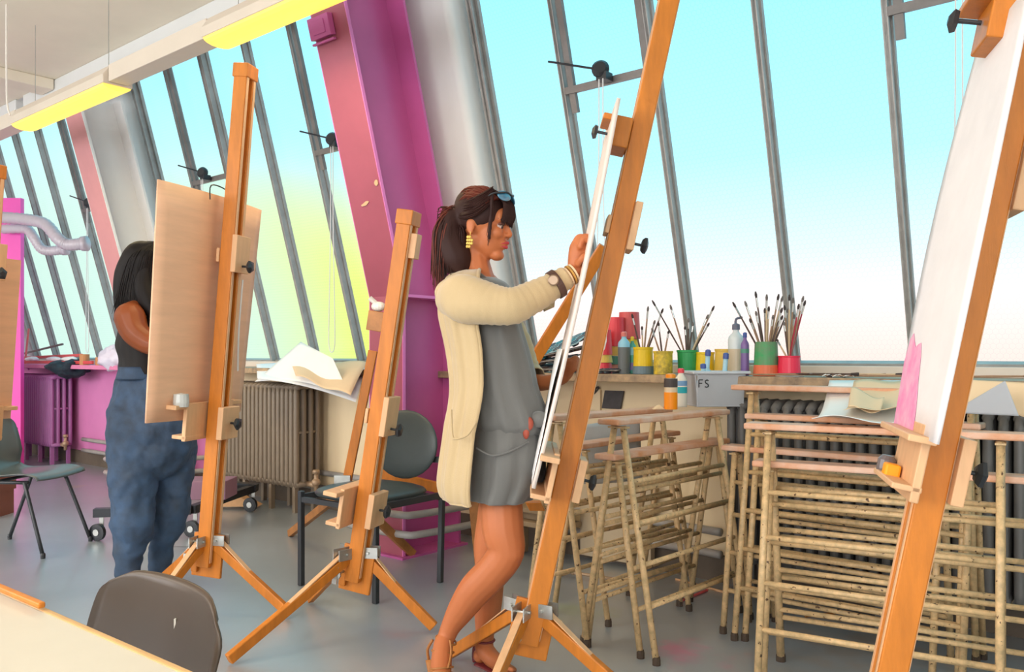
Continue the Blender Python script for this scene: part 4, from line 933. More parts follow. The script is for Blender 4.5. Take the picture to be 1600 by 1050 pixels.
def letters(txt, p, ex, ey, size, m, parent, name='lettering'):
    G = {'F': [((0, 0), (0, 1)), ((0, 1), (.55, 1)), ((0, .55), (.45, .55))], 'S': [((.5, .9), (.3, 1)), ((.3, 1), (.05, .85)), ((.05, .85), (.1, .6)), ((.1, .6), (.45, .42)), ((.45, .42), (.5, .15)), ((.5, .15), (.25, 0)), ((.25, 0), (0, .12))]}
    bm = new(); ex, ey = ex.normalized(), ey.normalized()
    for i, ch_ in enumerate(txt):
        for (x0, y0), (x1, y1) in G[ch_]:
            bar(bm, p + ex * size * (x0 + i * .8) + ey * size * y0, p + ex * size * (x1 + i * .8) + ey * size * y1, size * .13, .0012, ex.cross(ey).cross(ex * (x1 - x0) + ey * (y1 - y0)))
    return obj(name, bm, m, parent)
letters('FS', cc - cb * (hw_ + .0085) - ca * (hl - .006) + UPV * .088, ca, UPV, .034, M_BLACK, t)
def inb(px, dz): q = Z(px, 600, .93); return cc + ca * ((px - 1116) / F * 3.4) + UPV * dz
for px, tl, lab, hh in ((1085, -.08, 'round clear bottle with a dark cap sticking out of the grey crate, the left one', .185), (1095, .2, 'second clear bottle leaning behind the left one in the grey crate', .25), (1119, .25, 'tilted blue-striped bottle at the right in the grey crate', .235)):
    p = cc + ca * ((px - 1108) / F * 3.4) + cb * (.03 if px == 1095 else -.03) + UPV * .01
    bottle(lab, p, .036, hh, mat('pale_blue_plastic', rgb(176, 216, 232), .25), mat('blue_cap', rgb(70, 90, 160), .4), tilt=(UPV + ca * tl * .3).normalized(), neck=.7, band=[(mat('sky_band', rgb(90, 180, 220), .4), .55, .60)] if px == 1119 else None, capr=.3)
# papers on the front trestle
z9 = .888
def pl3(px, py, z): return Z(px, py, z)
top_ = .0025
def drape(name, label, a, b, c_, d_, m, fn, cat='paper'): o = sheet(name, [a, b, c_, d_], m, fn, n=16); tag(o, label, cat); return o
A_ = C(1296, 596, 3.42); B_ = C(1440, 596, 3.15); C__ = C(1412, 656, 2.70); D_ = C(1268, 654, 2.84)
drape('paper_sheet', 'large white sheet hanging from the back trestle down to the front trestle', A_, B_, C__, D_, M_PAPER, lambda u, v: UPV * (-.05 * math.sin(math.pi * v) + .012 * math.sin(6 * u) * v + (.0 if v > .1 else .004)))
drape('brown_paper', 'torn brown paper lying on the large white sheet', C(1334, 600, 3.30) + UPV * .012, C(1440, 598, 3.10) + UPV * .012, C(1412, 642, 2.82) + UPV * .012, C(1318, 646, 2.92) + UPV * .012, M_KRAFT, lambda u, v: UPV * (-.035 * math.sin(math.pi * v) + .006 * math.sin(8 * u)))
drape('torn_paper', 'small torn piece curling up on the brown paper', C(1330, 618, 3.12) + UPV * .02, C(1382, 628, 3.02) + UPV * .02, C(1376, 640, 2.9) + UPV * .01, C(1325, 640, 2.98) + UPV * .01, M_KRAFT, lambda u, v: UPV * (.012 * math.sin(5 * u + 1) - .01 * v))
drape('brown_paper', 'broad brown paper slumped on the back trestle right of the close easel', C(1490, 592, 3.0), C(1640, 600, 2.8), C(1640, 650, 2.75), C(1488, 636, 2.95), M_KRAFT, lambda u, v: UPV * (.02 * math.sin(5 * u) * v))
drape('grey_card', 'grey-blue triangular card propped in front of the right-hand brown paper', C(1485, 645, 2.9), C(1570, 595, 2.75), C(1571, 596, 2.75), C(1592, 650, 2.72), mat('grey_card', rgb(176, 180, 186), .7), None)
# sheets on the lower trestle at the left
drape('paper_sheet', 'long white sheet hanging over the lower trestle left of the orange paint', C(872, 668, 3.72), C(1000, 652, 4.05), C(1005, 752, 4.05), C(905, 756, 3.8), mat('grey_white_sheet', rgb(214, 216, 216), .7, var=.08), lambda u, v: camdir(0, -.02 * math.sin(5 * u)))
bm = new(); box(bm, (0, 0, 0), (.01, .01, .01)); bm.free()
q0, q1 = OY(905, 3.80, .03), OY(1015, 3.80, .03)
bm = new(); boxv(bm, ((q0.x + q1.x) / 2, 3.83, .29), SX * abs(q1.x - q0.x) / 2, Vector((0, .02, 0)), UPV * .26); tag(obj('cardboard_panel', bm, mat('drab_board', rgb(196, 176, 146), .7, var=.12)), 'drab flat board leaning on the wall behind the lower trestle', 'board')
bm = new(); boxv(bm, ((OY(815, 3.8, 0).x + OY(905, 3.8, 0).x) / 2, 3.7, .20), SX * .22, Vector((0, .1, 0)), UPV * .014)
boxv(bm, ((OY(815, 3.8, 0).x + OY(905, 3.8, 0).x) / 2, 3.7, .27), SX * .24, Vector((0, .08, 0)), UPV * .012); boxv(bm, ((OY(815, 3.8, 0).x + OY(905, 3.8, 0).x) / 2 + .1, 3.72, .10), SX * .012, Vector((0, .05, 0)), UPV * .095); boxv(bm, ((OY(815, 3.8, 0).x + OY(905, 3.8, 0).x) / 2 - .14, 3.72, .10), SX * .012, Vector((0, .05, 0)), UPV * .095)
boxv(bm, ((OY(815, 3.8, 0).x + OY(905, 3.8, 0).x) / 2, 3.72, .235), SX * .2, Vector((0, .05, 0)), UPV * .025)
tag(obj('low_bench', bm, mat('dusty_wood', rgb(170, 146, 116), .7, var=.3), bevel=.003), 'low dusty wooden bench against the wall behind the leaning easel', 'bench')
bm = new(); tube(bm, [OY(845, 3.45, .03), OY(980, 3.5, .03)], .008, n=8)
for px in (868, 895, 925, 960): q = OY(px, 3.47, .03); ell(bm, q, .014, .014, .012)
tag(obj('pipe_fitting', bm, mat('old_copper', rgb(190, 160, 130), .5, metal=.3, var=.3, scale=30), smooth=True), 'thin capillary pipe with fittings near the floor behind the left trestles', 'pipe')
# litter on the floor
def scrap(name, label, px, py, s, m, cat='scrap'):
    q = FL(px, py); bm = new(); grid(bm, 7, 7, lambda u, v: q + camdir((u - .5) * s + .3 * s * v, (v - .5) * s) + UPV * (.003 + s * .5 * abs(math.sin(u * 4 + v * 2)) * (.4 + v))); return tag(obj(name, bm, m, smooth=True, solid=.0015), label, cat)
scrap('paper_scrap', 'crumpled pale scrap on the floor right of the leaning easel', 870, 981, .035, M_KRAFT)
scrap('paper_scrap', 'tiny white scrap on the floor left of the pink chalk stain', 1018, 982, .015, M_PAPER)
scrap('yellow_rag', 'small yellow rag on the floor under the trestles', 1054, 862, .05, C_YEL, 'rag')
for px0, py0, px1, py1, m_, lab in ((1056, 907, 1138, 929, M_WOODP, 'thin pale stick lying on the floor under the trestles'), (1066, 940, 1105, 924, C_RED2, 'short red stick on the floor under the trestles'), (1258, 965, 1305, 960, M_WOODD, 'brown stick on the floor beneath the right trestles')):
    a, b = FL(px0, py0), FL(px1, py1); bm = new(); tube(bm, [a + UPV * .006, b + UPV * .006], .006, n=6); tag(obj('wooden_stick', bm, m_), lab, 'stick')

# ================================================================ LEFT SIDE: papers, cloth, trolley, ducts, partition
a = 3.46
drape('paper_sheet', 'big white paper with a corner sticking up on the sill above the taupe radiator', OY(398, 3.48, .93), C(470, 534, 6.3), C(520, 560, 5.5), OY(548, 3.36, .86), M_PAPER, lambda u, v: UPV * (.05 * math.sin(math.pi * v) * (1 - u)) )
drape('paper_sheet', 'long white roll-edged paper lying along the sill beside the magenta column', OY(400, 4.0, 1.045), OY(576, 3.9, 1.04), OY(556, 3.30, .835), OY(402, 3.45, .955), mat('cool_paper', rgb(232, 236, 240), .6), lambda u, v: UPV * (.025 * math.sin(3 * u) + .03 * math.sin(math.pi * v)))
drape('brown_paper', 'creased brown paper on top of the white papers over the radiator', OY(450, 3.85, 1.08), OY(576, 3.72, 1.07), OY(548, 3.27, .875), OY(462, 3.34, .985), M_KRAFT, lambda u, v: UPV * (.012 * math.sin(9 * u) + .02 * math.sin(math.pi * v)))
# pink partition, ducts
bm = new(); pp = C(35, 730, 8.5); wv = camdir(-1, .0); boxv(bm, (pp + wv * .45).xy.to_3d() + UPV * 1.34, wv * .45, camdir(0, .03), UPV * 1.34)
tag(obj('pink_partition', bm, mat('hot_pink_paint', rgb(252, 90, 190), .5, var=.05)), 'bright pink upright partition panel at the left edge', 'partition')
M_DUCT = mat('translucent_duct', rgb(200, 190, 200), .3, spec=.8)
def duct(label, pts, r):
    bm = new(); q = cr([tuple(p) for p in pts], 14); tube(bm, [Vector(p) for p in q], [r * (1 + .07 * math.sin(i * 2.2)) for i in range(len(q))], n=14)
    tube(bm, [Vector(q[-1]), Vector(q[-1]) + (Vector(q[-1]) - Vector(q[-2])).normalized() * .05], [r * 1.25, r * 1.3], n=14); return tag(obj('flexible_duct', bm, M_DUCT, smooth=True), label, 'duct')
duct('upper flexible duct arm hanging before the far windows', [C(5, 340, 8.3), C(40, 343, 8.2), C(70, 350, 8.1), C(90, 372, 8.0), C(105, 382, 8.0), C(128, 381, 8.0)], .055)
duct('lower flexible duct arm hanging before the far windows', [C(5, 358, 8.4), C(40, 358, 8.3), C(52, 370, 8.2), C(64, 388, 8.2), C(78, 392, 8.2), C(97, 390, 8.2)], .045)
# red and white clutter on the far sill
M_RED = mat('red_paint', rgb(228, 84, 84), .5, var=.2)
def lbar(name, label, cat, x0, y0, z0, x1, y1, z1, w, m): bm = new(); bar(bm, OY(x0, y0, z0), OY(x1, y1, z1), w, .02, UPV); return tag(obj(name, bm, m, bevel=.002), label, cat)
lbar('red_frame_bar', 'red wooden bar lying front-most on the far sill', 'bar', 38, 3.66, 1.045, 145, 3.66, 1.05, .03, M_RED)
lbar('red_frame_bar', 'red wooden bar behind the white papers on the far sill', 'bar', 38, 3.80, 1.09, 128, 3.80, 1.12, .03, M_RED)
lbar('grey_pole', 'grey pole lying slanted above the red bars on the far sill', 'pole', 38, 3.92, 1.14, 98, 3.92, 1.24, .02, M_FRAMED)
lbar('red_pole', 'thin red pole leaning upright beside the pink partition', 'pole', 39, 3.7, 1.03, 45, 3.9, 1.42, .018, M_RED)
for i, (px, y, lab) in enumerate(((50, 3.73, 'leftmost white paper bundle between the red bars'), (84, 3.73, 'white paper bundle in the middle between the red bars'), (108, 3.72, 'right white paper bundle between the red bars'))):
    bm = new(); q = OY(px, y, 1.075); ell(bm, q, .16, .05, .03, u=10, v=6); 
    for v in bm.verts: v.co += Vector((0, 0, .012 * noise.noise(v.co * 14)))
    tag(obj('paper_bundle', bm, M_PAPER), lab, 'paper')
for i, (px, z, m_, lab) in enumerate(((132, 1.08, mat('wood_roll', rgb(200, 140, 90), .6), 'small round wooden object at the end of the red bars'), (157, 1.05, mat('wood_roll', rgb(200, 140, 90), .6), 'small ochre tin at the right end of the far sill'))):
    bm = new(); lathe(bm, OY(px, 3.68, SZ), [(0, 0), (.045, 0), (.045, z - SZ + .05), (0, z - SZ + .05)], n=14); tag(obj('small_tin', bm, m_), lab, 'tin')
def lump(name, label, cat, c, rx, ry, rz, m, amp=.25, fr_=9, parent=None):
    bm = new(); ell(bm, c, rx, ry, rz, u=40, v=26)
    for v in bm.verts:
        d = (v.co - c); k_ = 1 + amp * (noise.noise(v.co * fr_) + .6 * abs(noise.noise(v.co * fr_ * 2.3))); v.co = c + d * k_
    return tag(obj(name, bm, m, smooth=True), label, cat)
lump('plastic_bag', 'crumpled white translucent bag on the far sill behind the dark-haired person', 'bag', OY(183, 3.68, 1.09), .22, .12, .11, mat('white_film', rgb(232, 226, 240), .35), .4, 11)
lump('dark_jacket', 'dark blue-green cloth bundled on the end of the purple radiator', 'cloth', OY(112, 3.70, .985), .24, .17, .085, mat('dark_teal_cloth', rgb(34, 60, 72), .8, var=.6, scale=12, var2=rgb(24, 22, 34)), .55, 8)
bm = new(); tube(bm, [OY(45, 3.86, .96), OY(38, 3.88, .99)], .012, n=6); tag(obj('wall_hook', bm, M_PINKEDGE), 'small hook on the pink wall above the purple radiator', 'hook')
# wheeled base behind the dark-haired person
t = thing('wheeled_base', 'dark steel base on castors passing behind the legs of the person in jeans', 'trolley', tuple(wc(-2.1, 5.6, 0)))
wa, wb, wd2, we = wc(-2.52, 5.15, .17), wc(-1.97, 5.25, .17), wc(-2.35, 6.0, .17), wc(-1.85, 6.1, .17)
bm = new(); bar(bm, wa, wb, .05, .06, UPV); bar(bm, wd2, we, .05, .05, UPV); bar(bm, wb, we, .05, .05, UPV); obj('base_frame', bm, M_DARKMETAL, t)
for q in (wc(-2.50, 5.15, 0), wc(-1.97, 5.25, 0), wc(-1.87, 6.1, 0), wc(-2.33, 6.0, 0)):
    q = q.copy(); bm = new(); lathe(bm, q + UPV * .052 - camdir(.0, .0), [(0, -.014), (.035, -.014), (.051, -.012), (.051, .012), (.035, .014), (0, .014)], n=20, ax=camdir(.25, 1)); w_ = obj('castor', bm, M_BLACK, t)
    bm = new(); lathe(bm, q + UPV * .052, [(0, -.018), (.02, -.018), (.02, .018), (0, .018)], n=12, ax=camdir(.25, 1)); boxv(bm, q + UPV * .11 + camdir(.015, .02), camdir(.012, 0), camdir(0, .004), UPV * .045); obj('castor_fork', bm, M_STEEL, w_)
bm = new(); bar(bm, C(352, 757, 6.1), C(402, 762, 6.1), .05, .07, UPV); tag(obj('dark_bracket', bm, M_DARKMETAL), 'dark bar end standing in front of the taupe radiator', 'bar')
vs = [C(340, 793, 6.2), C(403, 797, 6.2), C(352, 765, 6.3)]
bm = new(); a1 = [bm.verts.new(Vector((p.x, p.y, max(p.z, .02)))) for p in vs]; a2 = [bm.verts.new(Vector((p.x, p.y, max(p.z, .02))) + camdir(0, .12)) for p in vs]
bm.faces.new(a1); bm.faces.new(a2[::-1]); [bm.faces.new((a1[i], a1[(i + 1) % 3], a2[(i + 1) % 3], a2[i])) for i in range(3)]
tag(obj('wooden_wedge', bm, M_WOODP), 'pale wooden wedge on the floor before the taupe radiator', 'wedge')
bm = new(); boxv(bm, wc(-2.0, 5.6, .25), camdir(.16, 0), camdir(0, .12), UPV * .06); tag(obj('storage_box', bm, mat('mauve_box', rgb(150, 110, 130), .6), bevel=.005), 'small mauve box on the wheeled base behind the person in jeans', 'box')
bm = new()
for k in range(3): tube(bm, [C(270, 838 + 6 * k, 4.9) * 1.0 + Vector((0, 0, 0)) for _ in (0,)] + [C(285, 832 + 6 * k, 4.9), C(300, 833 + 5 * k, 4.9), C(310, 842 + 5 * k, 4.8)], .005, n=6, k=4)
for v in bm.verts: v.co.z = max(.004, min(v.co.z, .02))
tag(obj('black_cable', bm, M_BLACK, smooth=True), 'loops of black cable on the floor behind the tallest easel', 'cable')
bm = new(); q = C(-30, 735, 5.95); boxv(bm, Vector((q.x, q.y, .37)), camdir(.16, 0), camdir(0, .15), UPV * .20); boxv(bm, Vector((q.x, q.y, .59)), camdir(.165, 0), camdir(0, .16), UPV * .012)
for s_ in (-1, 1): boxv(bm, Vector((q.x, q.y, .09)) + camdir(.14 * s_, 0), camdir(.015, 0), camdir(0, .13), UPV * .09)
tag(obj('wooden_stool', bm, mat('red_brown_wood', rgb(130, 70, 50), .5)), 'red-brown wooden box stool cut off by the left edge behind the chair', 'stool')
# ================================================================ PEOPLE
M_SKIN = mat('tanned_skin', rgb(192, 112, 68), .48, var=.08, scale=8, sub=.06, spec=.35)
M_SKIN2 = mat('dark_brown_skin', rgb(140, 72, 34), .45, var=.12, scale=8, sub=.04, spec=.4)
M_HAIR = mat('dark_brown_hair', rgb(50, 27, 23), .62, spec=.25); M_HAIRR = mat('auburn_hair', rgb(104, 48, 36), .6, spec=.25); M_HAIRK = mat('black_hair', rgb(18, 13, 13), .6, spec=.25)
def cloth_displace(o, strength, size, name='cloth_folds', kind='CLOUDS'):
    tx = bpy.data.textures.new(name, kind); tx.noise_scale = size
    d = o.modifiers.new('folds', 'DISPLACE'); d.texture = tx; d.strength = strength; d.mid_level = .38; d.texture_coords = 'LOCAL'
class Frame:
    def __init__(s, c, f): s.c = c; s.f = f.normalized(); s.u = UPV; s.r = s.f.cross(s.u)
    def tilt(s, deg):
        m = Matrix.Rotation(math.radians(deg), 3, s.r); s.f = m @ s.f; s.u = m @ s.u; return s
    def p(s, f, r, u): return s.c + s.f * f + s.r * r + s.u * u
def head_shape(bm, h, neck_base):
    e = lambda f, r, u, a, b, c: ell(bm, h.p(f, r, u), a, b, c, h.f, h.r, h.u, u=20, v=14)
    e(-.012, 0, .035, .092, .074, .086); e(.030, 0, -.028, .058, .056, .082); e(.012, 0, -.06, .055, .052, .042); e(.058, 0, -.096, .026, .028, .02)
    e(.070, 0, .035, .024, .05, .035)
    tube(bm, [h.p(.084, 0, .012), h.p(.094, 0, -.006), h.p(.1005, 0, -.022), h.p(.096, 0, -.031)], [.007, .008, .0105, .009], n=10, k=3)
    for s in (-1, 1):
        e(.093, s * .011, -.027, .009, .007, .007); e(.058, s * .033, -.022, .03, .024, .026); e(.078, s * .026, .022, .012, .024, .009)
        e(-.018, s * .072, -.003, .017, .008, .029); e(-.014, s * .074, -.024, .010, .006, .012)
    tube(bm, [h.p(.078, -.022, -.056), h.p(.090, 0, -.053), h.p(.078, .022, -.056)], [.005, .0085, .005], n=8, k=4)
    tube(bm, [h.p(.076, -.018, -.066), h.p(.087, 0, -.066), h.p(.076, .018, -.066)], [.005, .0085, .005], n=8, k=4)
    limb(bm, [h.p(-.02, 0, -.05), h.p(-.025, 0, -.1), neck_base], [.05, .047, .056])
def face_parts(h, person, lip, iris, brow, lid):
    for s in (-1, 1):
        bm = new(); ell(bm, h.p(.0735, s * .03, .0), .0125, u=16, v=12); ey = obj('eye', bm, mat('eye_white', rgb(176, 150, 140), .3), person, smooth=True)
        bm = new(); q = h.p(.0735, s * .03, .0) + (h.f * .98 + h.r * s * .1 - h.u * .12).normalized() * + Vector((0, 0, 0)) if False else h.p(.0735, s * .03, .0) + (h.f * .95 + h.r * s * .28 - h.u * .15).normalized() * .0088; ell(bm, q, .0062, u=12, v=8); obj('iris', bm, iris, ey, smooth=True)
        bm = new(); tube(bm, [h.p(.080, s * .015, .004), h.p(.0868, s * .027, .0085), h.p(.078, s * .043, .003)], [.0012, .0026, .0012], n=6, k=5); obj('eyelashes', bm, mat('lash', rgb(36, 24, 22), .6), ey)
        bm = new(); tube(bm, [h.p(.077, s * .016, .008), h.p(.0835, s * .03, .012), h.p(.073, s * .044, .007)], [.004, .006, .003], n=8, k=4); obj('eyelid', bm, lid, ey, smooth=True)
        bm = new(); tube(bm, [h.p(.091, s * .014, .024), h.p(.087, s * .032, .031), h.p(.072, s * .048, .026)], [.0022, .003, .0014], n=6, k=4); obj('eyebrow', bm, brow, person, smooth=True)
    bm = new(); tube(bm, [h.p(.0805, -.023, -.0575), h.p(.094, -.005, -.0525), h.p(.0945, .005, -.0525), h.p(.0805, .023, -.0575)], [.0014, .0055, .0055, .0014], n=8, k=4)
    tube(bm, [h.p(.0785, -.019, -.064), h.p(.0915, 0, -.0665), h.p(.0785, .019, -.064)], [.002, .007, .002], n=8, k=5); obj('lips', bm, lip, person, smooth=True)
def finger(bm, pts, r=.0085): tube(bm, pts, [r * 1.05, r, r * .95, r * .75][:len(pts)], n=8, k=3); ell(bm, pts[-1], r * .78, u=8, v=6); ell(bm, pts[0], r * 1.1, u=8, v=6)
def strand(bm, pts, r, k=4, jit=.004):
    q = [Vector(p) + Vector((rnd.uniform(-jit, jit), rnd.uniform(-jit, jit), rnd.uniform(-jit, jit))) for p in pts]
    n_ = len(q); tube(bm, q, [r] * (n_ - 1) + [r * .25], n=4, k=k, cap=False)

# ---------------------------------------------------------------- the woman drawing
ZW = 3.0
hd = Frame(C(756, 355, ZW), DIR(.93, -.37)).tilt(-5)
q0 = C(712, 1040, 2.95); woman = thing('person', 'person in cream cardigan and grey tunic dress drawing at the tall leaning easel', 'person', (q0.x, q0.y, 0))
bm = new(); head_shape(bm, hd, C(748, 436, 3.0))
sR, sL = C(722, 462, 2.85), C(772, 458, 3.15)
limb(bm, [C(746, 445, 3.0), C(750, 500, 3.0), C(768, 580, 3.0), C(778, 640, 3.0), C(782, 700, 3.0)], [.07, .10, .09, .09, .10])
limb(bm, [sR, C(746, 446, 3.0), sL], [.05, .062, .05])
limb(bm, [sR, C(762, 474, 2.80), C(802, 478, 2.76), C(850, 454, 2.78), C(886, 434, 2.80), C(899, 424, 2.81)], [.05, .045, .038, .034, .026, .024])   # right arm
limb(bm, [C(898, 426, 2.81), C(901, 410, 2.81), C(905, 390, 2.81), C(908, 378, 2.81)], [.025, .03, .034, .028], n=14)
for i in range(4):
    zz = 2.770 + i * .024; dy = (1.5, -1, 0, 3)[i]
    finger(bm, [C(906, 384 + dy, zz), C(911, 371 + dy, zz), C(919, 371 + dy, zz), C(920.5, 384 + dy + 2 * i, zz)], .0095)
finger(bm, [C(903, 412, 2.775), C(911, 402, 2.755), C(918, 397, 2.77)], .0105)
limb(bm, [sL, C(800, 530, 3.18), C(822, 590, 3.14), C(848, 598, 3.08), C(866, 594, 3.03)], [.045, .04, .036, .03, .023])                # left arm
limb(bm, [C(866, 594, 3.03), C(877, 588, 3.0), C(886, 580, 2.985)], [.024, .03, .026], n=14)
for i in range(4): finger(bm, [C(884, 588 - i * 5, 2.98), C(892, 582 - i * 6, 2.955), C(899, 576 - i * 6, 2.95), C(904, 580 - i * 6, 2.97)], .0088)
finger(bm, [C(874, 580, 2.99), C(881, 568, 2.96), C(890, 562, 2.95)], .010)
# legs
limb(bm, [C(786, 700, 2.96), C(783, 775, 2.935), C(786, 830, 2.91), C(791, 862, 2.90), C(770, 893, 2.91), C(742, 922, 2.93), C(719, 955, 2.95), C(703, 982, 2.955), C(695, 1003, 2.95)],
     [.07, .074, .072, .063, .060, .058, .047, .034, .031], k=4, n=16)
ell(bm, C(797, 862, 2.885), .048); ell(bm, C(688, 1020, 2.96), .030); 
limb(bm, [C(693, 1005, 2.94), C(690, 1030, 2.90), C(689, 1056, 2.85), C(689, 1072, 2.81)], [.034, .036, .034, .026], n=14)
for i in range(5): finger(bm, [C(681 + i * 5.0, 1068, 2.83), C(679 + i * 5.6, 1079 + (0, 1, 1.5, 1, 0)[i], 2.79), C(679 + i * 5.8, 1087, 2.765)], .0095)
limb(bm, [C(784, 700, 3.04), C(778, 790, 3.07), C(768, 850, 3.08), C(766, 880, 3.08), C(764, 910, 3.09), C(762, 950, 3.09), C(758, 985, 3.09), C(757, 1005, 3.09)],
     [.07, .07, .064, .056, .055, .050, .036, .033], k=4, n=16)
limb(bm, [C(755, 1010, 3.09), C(768, 1028, 3.05), C(785, 1040, 3.0), C(794, 1046, 2.97)], [.032, .032, .026, .018], n=14)
ell(bm, C(751, 1024, 3.10), .028)
for i in range(5): finger(bm, [C(786 + i * 2, 1040, 2.96 + i * .02), C(796 + i * 1.5, 1045, 2.93 + i * .02), C(801 + i, 1047, 2.92 + i * .02)], .009)
obj('body', bm, M_SKIN, woman, remesh=.0042, sm=4)
face_parts(hd, woman, mat('rose_lips', rgb(176, 56, 60), .35), mat('brown_iris', rgb(60, 40, 30), .15), M_HAIR, mat('dark_eyeshadow', rgb(120, 70, 56), .6))

def shell(bm, secs, n=56, k=5, arc=None, fold=0.0, nf=9, seed=0, z0=ZW):
    """garment surface from (row, left px, right px, depth half width[, fold amplitude])"""
    q = cr([tuple(map(float, s_)) for s_ in secs], k); rows = []
    for i, s_ in enumerate(q):
        y, l, r_, ry = s_[:4]; fa = s_[4] if len(s_) > 4 else fold; cx_ = (l + r_) / 2; rx = (r_ - l) / 2 / F * z0; row = []
        a0, a1 = (0, 2 * math.pi) if arc is None else (arc(i / (len(q) - 1)))
        m_ = n if arc is None else n + 1
        for j in range(m_):
            th = a0 + (a1 - a0) * j / n
            w = 1 + fa * (math.sin(nf * th + 1.3 * math.sin(y * .013 + seed) + seed) + .5 * math.sin((nf * 2 + 1) * th + y * .02 + seed * 2))
            p = wc((cx_ - 800) / F * z0 + rx * math.cos(th) * w, z0 + ry * math.sin(th) * w, H - (y - HY) / F * z0)
            row.append(bm.verts.new(p))
        rows.append(row)
    for a, b in zip(rows, rows[1:]):
        m_ = len(a); 
        for j in range(m_ if arc is None else m_ - 1): bm.faces.new((a[j], a[(j + 1) % m_], b[(j + 1) % m_], b[j]))
    return rows
M_DRESS = mat('grey_jersey', rgb(106, 105, 102), .75, sheen=.3, bump=.05, bscale=200, var=.06)
M_CARD = mat('cream_knit', rgb(196, 170, 128), .85, sheen=.3, bump=.12, bscale=260, var=.05)
bm = new(); shell(bm, [(436, 735, 778, .085, .0), (446, 722, 794, .13, .006), (470, 722, 806, .14, .016), (500, 722, 812, .15, .026), (541, 724, 824, .15, .03), (575, 726, 833, .155, .03), (605, 728, 839, .16, .028),
     (635, 730, 850, .165, .03), (656, 733, 858, .165, .03), (668, 738, 857, .155, .035), (677, 748, 846, .13, .04), (668, 752, 836, .12, .03)], nf=11, seed=1)
dress = obj('tunic_top', bm, M_DRESS, woman, smooth=True, solid=.002)
bm = new(); shell(bm, [(655, 742, 842, .14, .01), (678, 740, 844, .16, .02), (709, 737, 850, .175, .03), (739, 736, 850, .18, .04), (760, 735, 842, .18, .045), (776, 735, 832, .18, .05)], nf=8, seed=3)
obj('gathered_skirt', bm, M_DRESS, woman, smooth=True, solid=.003)
bm = new(); tube(bm, [C(744, 700, 2.83), C(770, 712, 2.815), C(800, 704, 2.82), C(826, 690, 2.86)], .003, n=6, k=5); obj('skirt_seam', bm, M_DRESS, woman, smooth=True)
bm = new(); ell(bm, C(826, 662, 2.86), .018, .014, .024); ell(bm, C(822, 676, 2.86), .012, .01, .022); obj('rust_ribbon_knot', bm, mat('rust_knot', rgb(160, 70, 50), .6), woman, smooth=True)
bm = new(); ell(bm, C(842, 655, 2.88), .032, .03, .028)
obj('bunched_hem', bm, M_DRESS, woman, smooth=True)
# cardigan: open at the front
cs = [(424, 716, 780, .06), (434, 698, 798, .13), (455, 689, 812, .175), (475, 686, 818, .19), (495, 686, 818, .19), (541, 696, 828, .185), (571, 701, 832, .19), (602, 704, 836, .195), (632, 702, 836, .20), (663, 696, 836, .205), (693, 692, 836, .21), (725, 688, 834, .21), (752, 686, 832, .205), (771, 690, 826, .195), (777, 696, 820, .19)]
def arc_(t):
    e = math.radians(86 + 22 * min(1, t * 1.5)); return (-e, -(2 * math.pi - e))
bm = new(); rows = shell(bm, cs, arc=arc_, fold=.028, nf=12, seed=5, n=70)
edge1 = [r_[0].co.copy() for r_ in rows]; edge2 = [r_[-1].co.copy() for r_ in rows]; hem = [v.co.copy() for v in rows[-1]]
card = obj('cardigan', bm, M_CARD, woman, smooth=True, solid=.004)
bm = new()
for ed_ in (edge1, edge2): tube(bm, ed_[::2], .007, n=8, flat=(DIR(0, 1), .6))
tube(bm, hem[::2], .005, n=8)
obj('ribbed_edge', bm, M_CARD, card, smooth=True)
bm = new(); tube(bm, [C(705, 640, 2.79), C(707, 680, 2.79), C(712, 686, 2.78), C(730, 680, 2.775), C(744, 660, 2.785)], .0035, n=6, k=5); obj('pocket_edge', bm, M_CARD, card, smooth=True)
def sleeve(name, pts, rad, m, par, folds=.05, fq=26):
    q = cr([tuple(p) + (r_,) for p, r_ in zip(pts, rad)], 8); bm = new()
    rings = tube(bm, [Vector(p[:3]) for p in q], [p[3] * (1 + folds * math.sin(i * fq * .09) * (i / len(q))) for i, p in enumerate(q)], n=28, cap=False)
    for i, rg in enumerate(rings):
        c_ = sum((v.co for v in rg), Vector()) / len(rg)
        for v in rg: d = v.co - c_; v.co = c_ + d * (1 + .13 * noise.noise(v.co * 11))
    return obj(name, bm, m, par, smooth=True, solid=.003)
sleeve('right_sleeve', [C(706, 470, 2.93), C(718, 466, 2.86), C(738, 470, 2.81), C(768, 477, 2.77), C(800, 478, 2.755), C(830, 466, 2.77), C(860, 449, 2.79), C(886, 433, 2.80)], [.06, .075, .078, .068, .060, .052, .043, .036], M_CARD, card)
bm = new(); ell(bm, C(712, 458, 2.92), .075, .07, .055, DIR(1, 0), DIR(0, 1), u=20, v=12); ell(bm, C(768, 456, 3.1), .065, .07, .05, DIR(1, 0), DIR(0, 1), u=20, v=12)
limb(bm, [C(710, 452, 2.92), C(730, 446, 3.0), C(760, 450, 3.1)], [.05, .05, .05]); obj('shoulder', bm, M_CARD, card, remesh=.012, sm=6)
sleeve('left_sleeve', [C(770, 458, 3.14), C(790, 500, 3.18), C(810, 545, 3.17), C(822, 580, 3.15), C(834, 592, 3.11)], [.055, .06, .055, .05, .045], M_CARD, card)
# drape of the cardigan front hanging from the raised arm
sheet('cardigan_flap', [C(842, 470, 2.98), C(868, 462, 2.95), C(866, 480, 2.96), C(850, 487, 3.0)], M_CARD, n=6, parent=card)
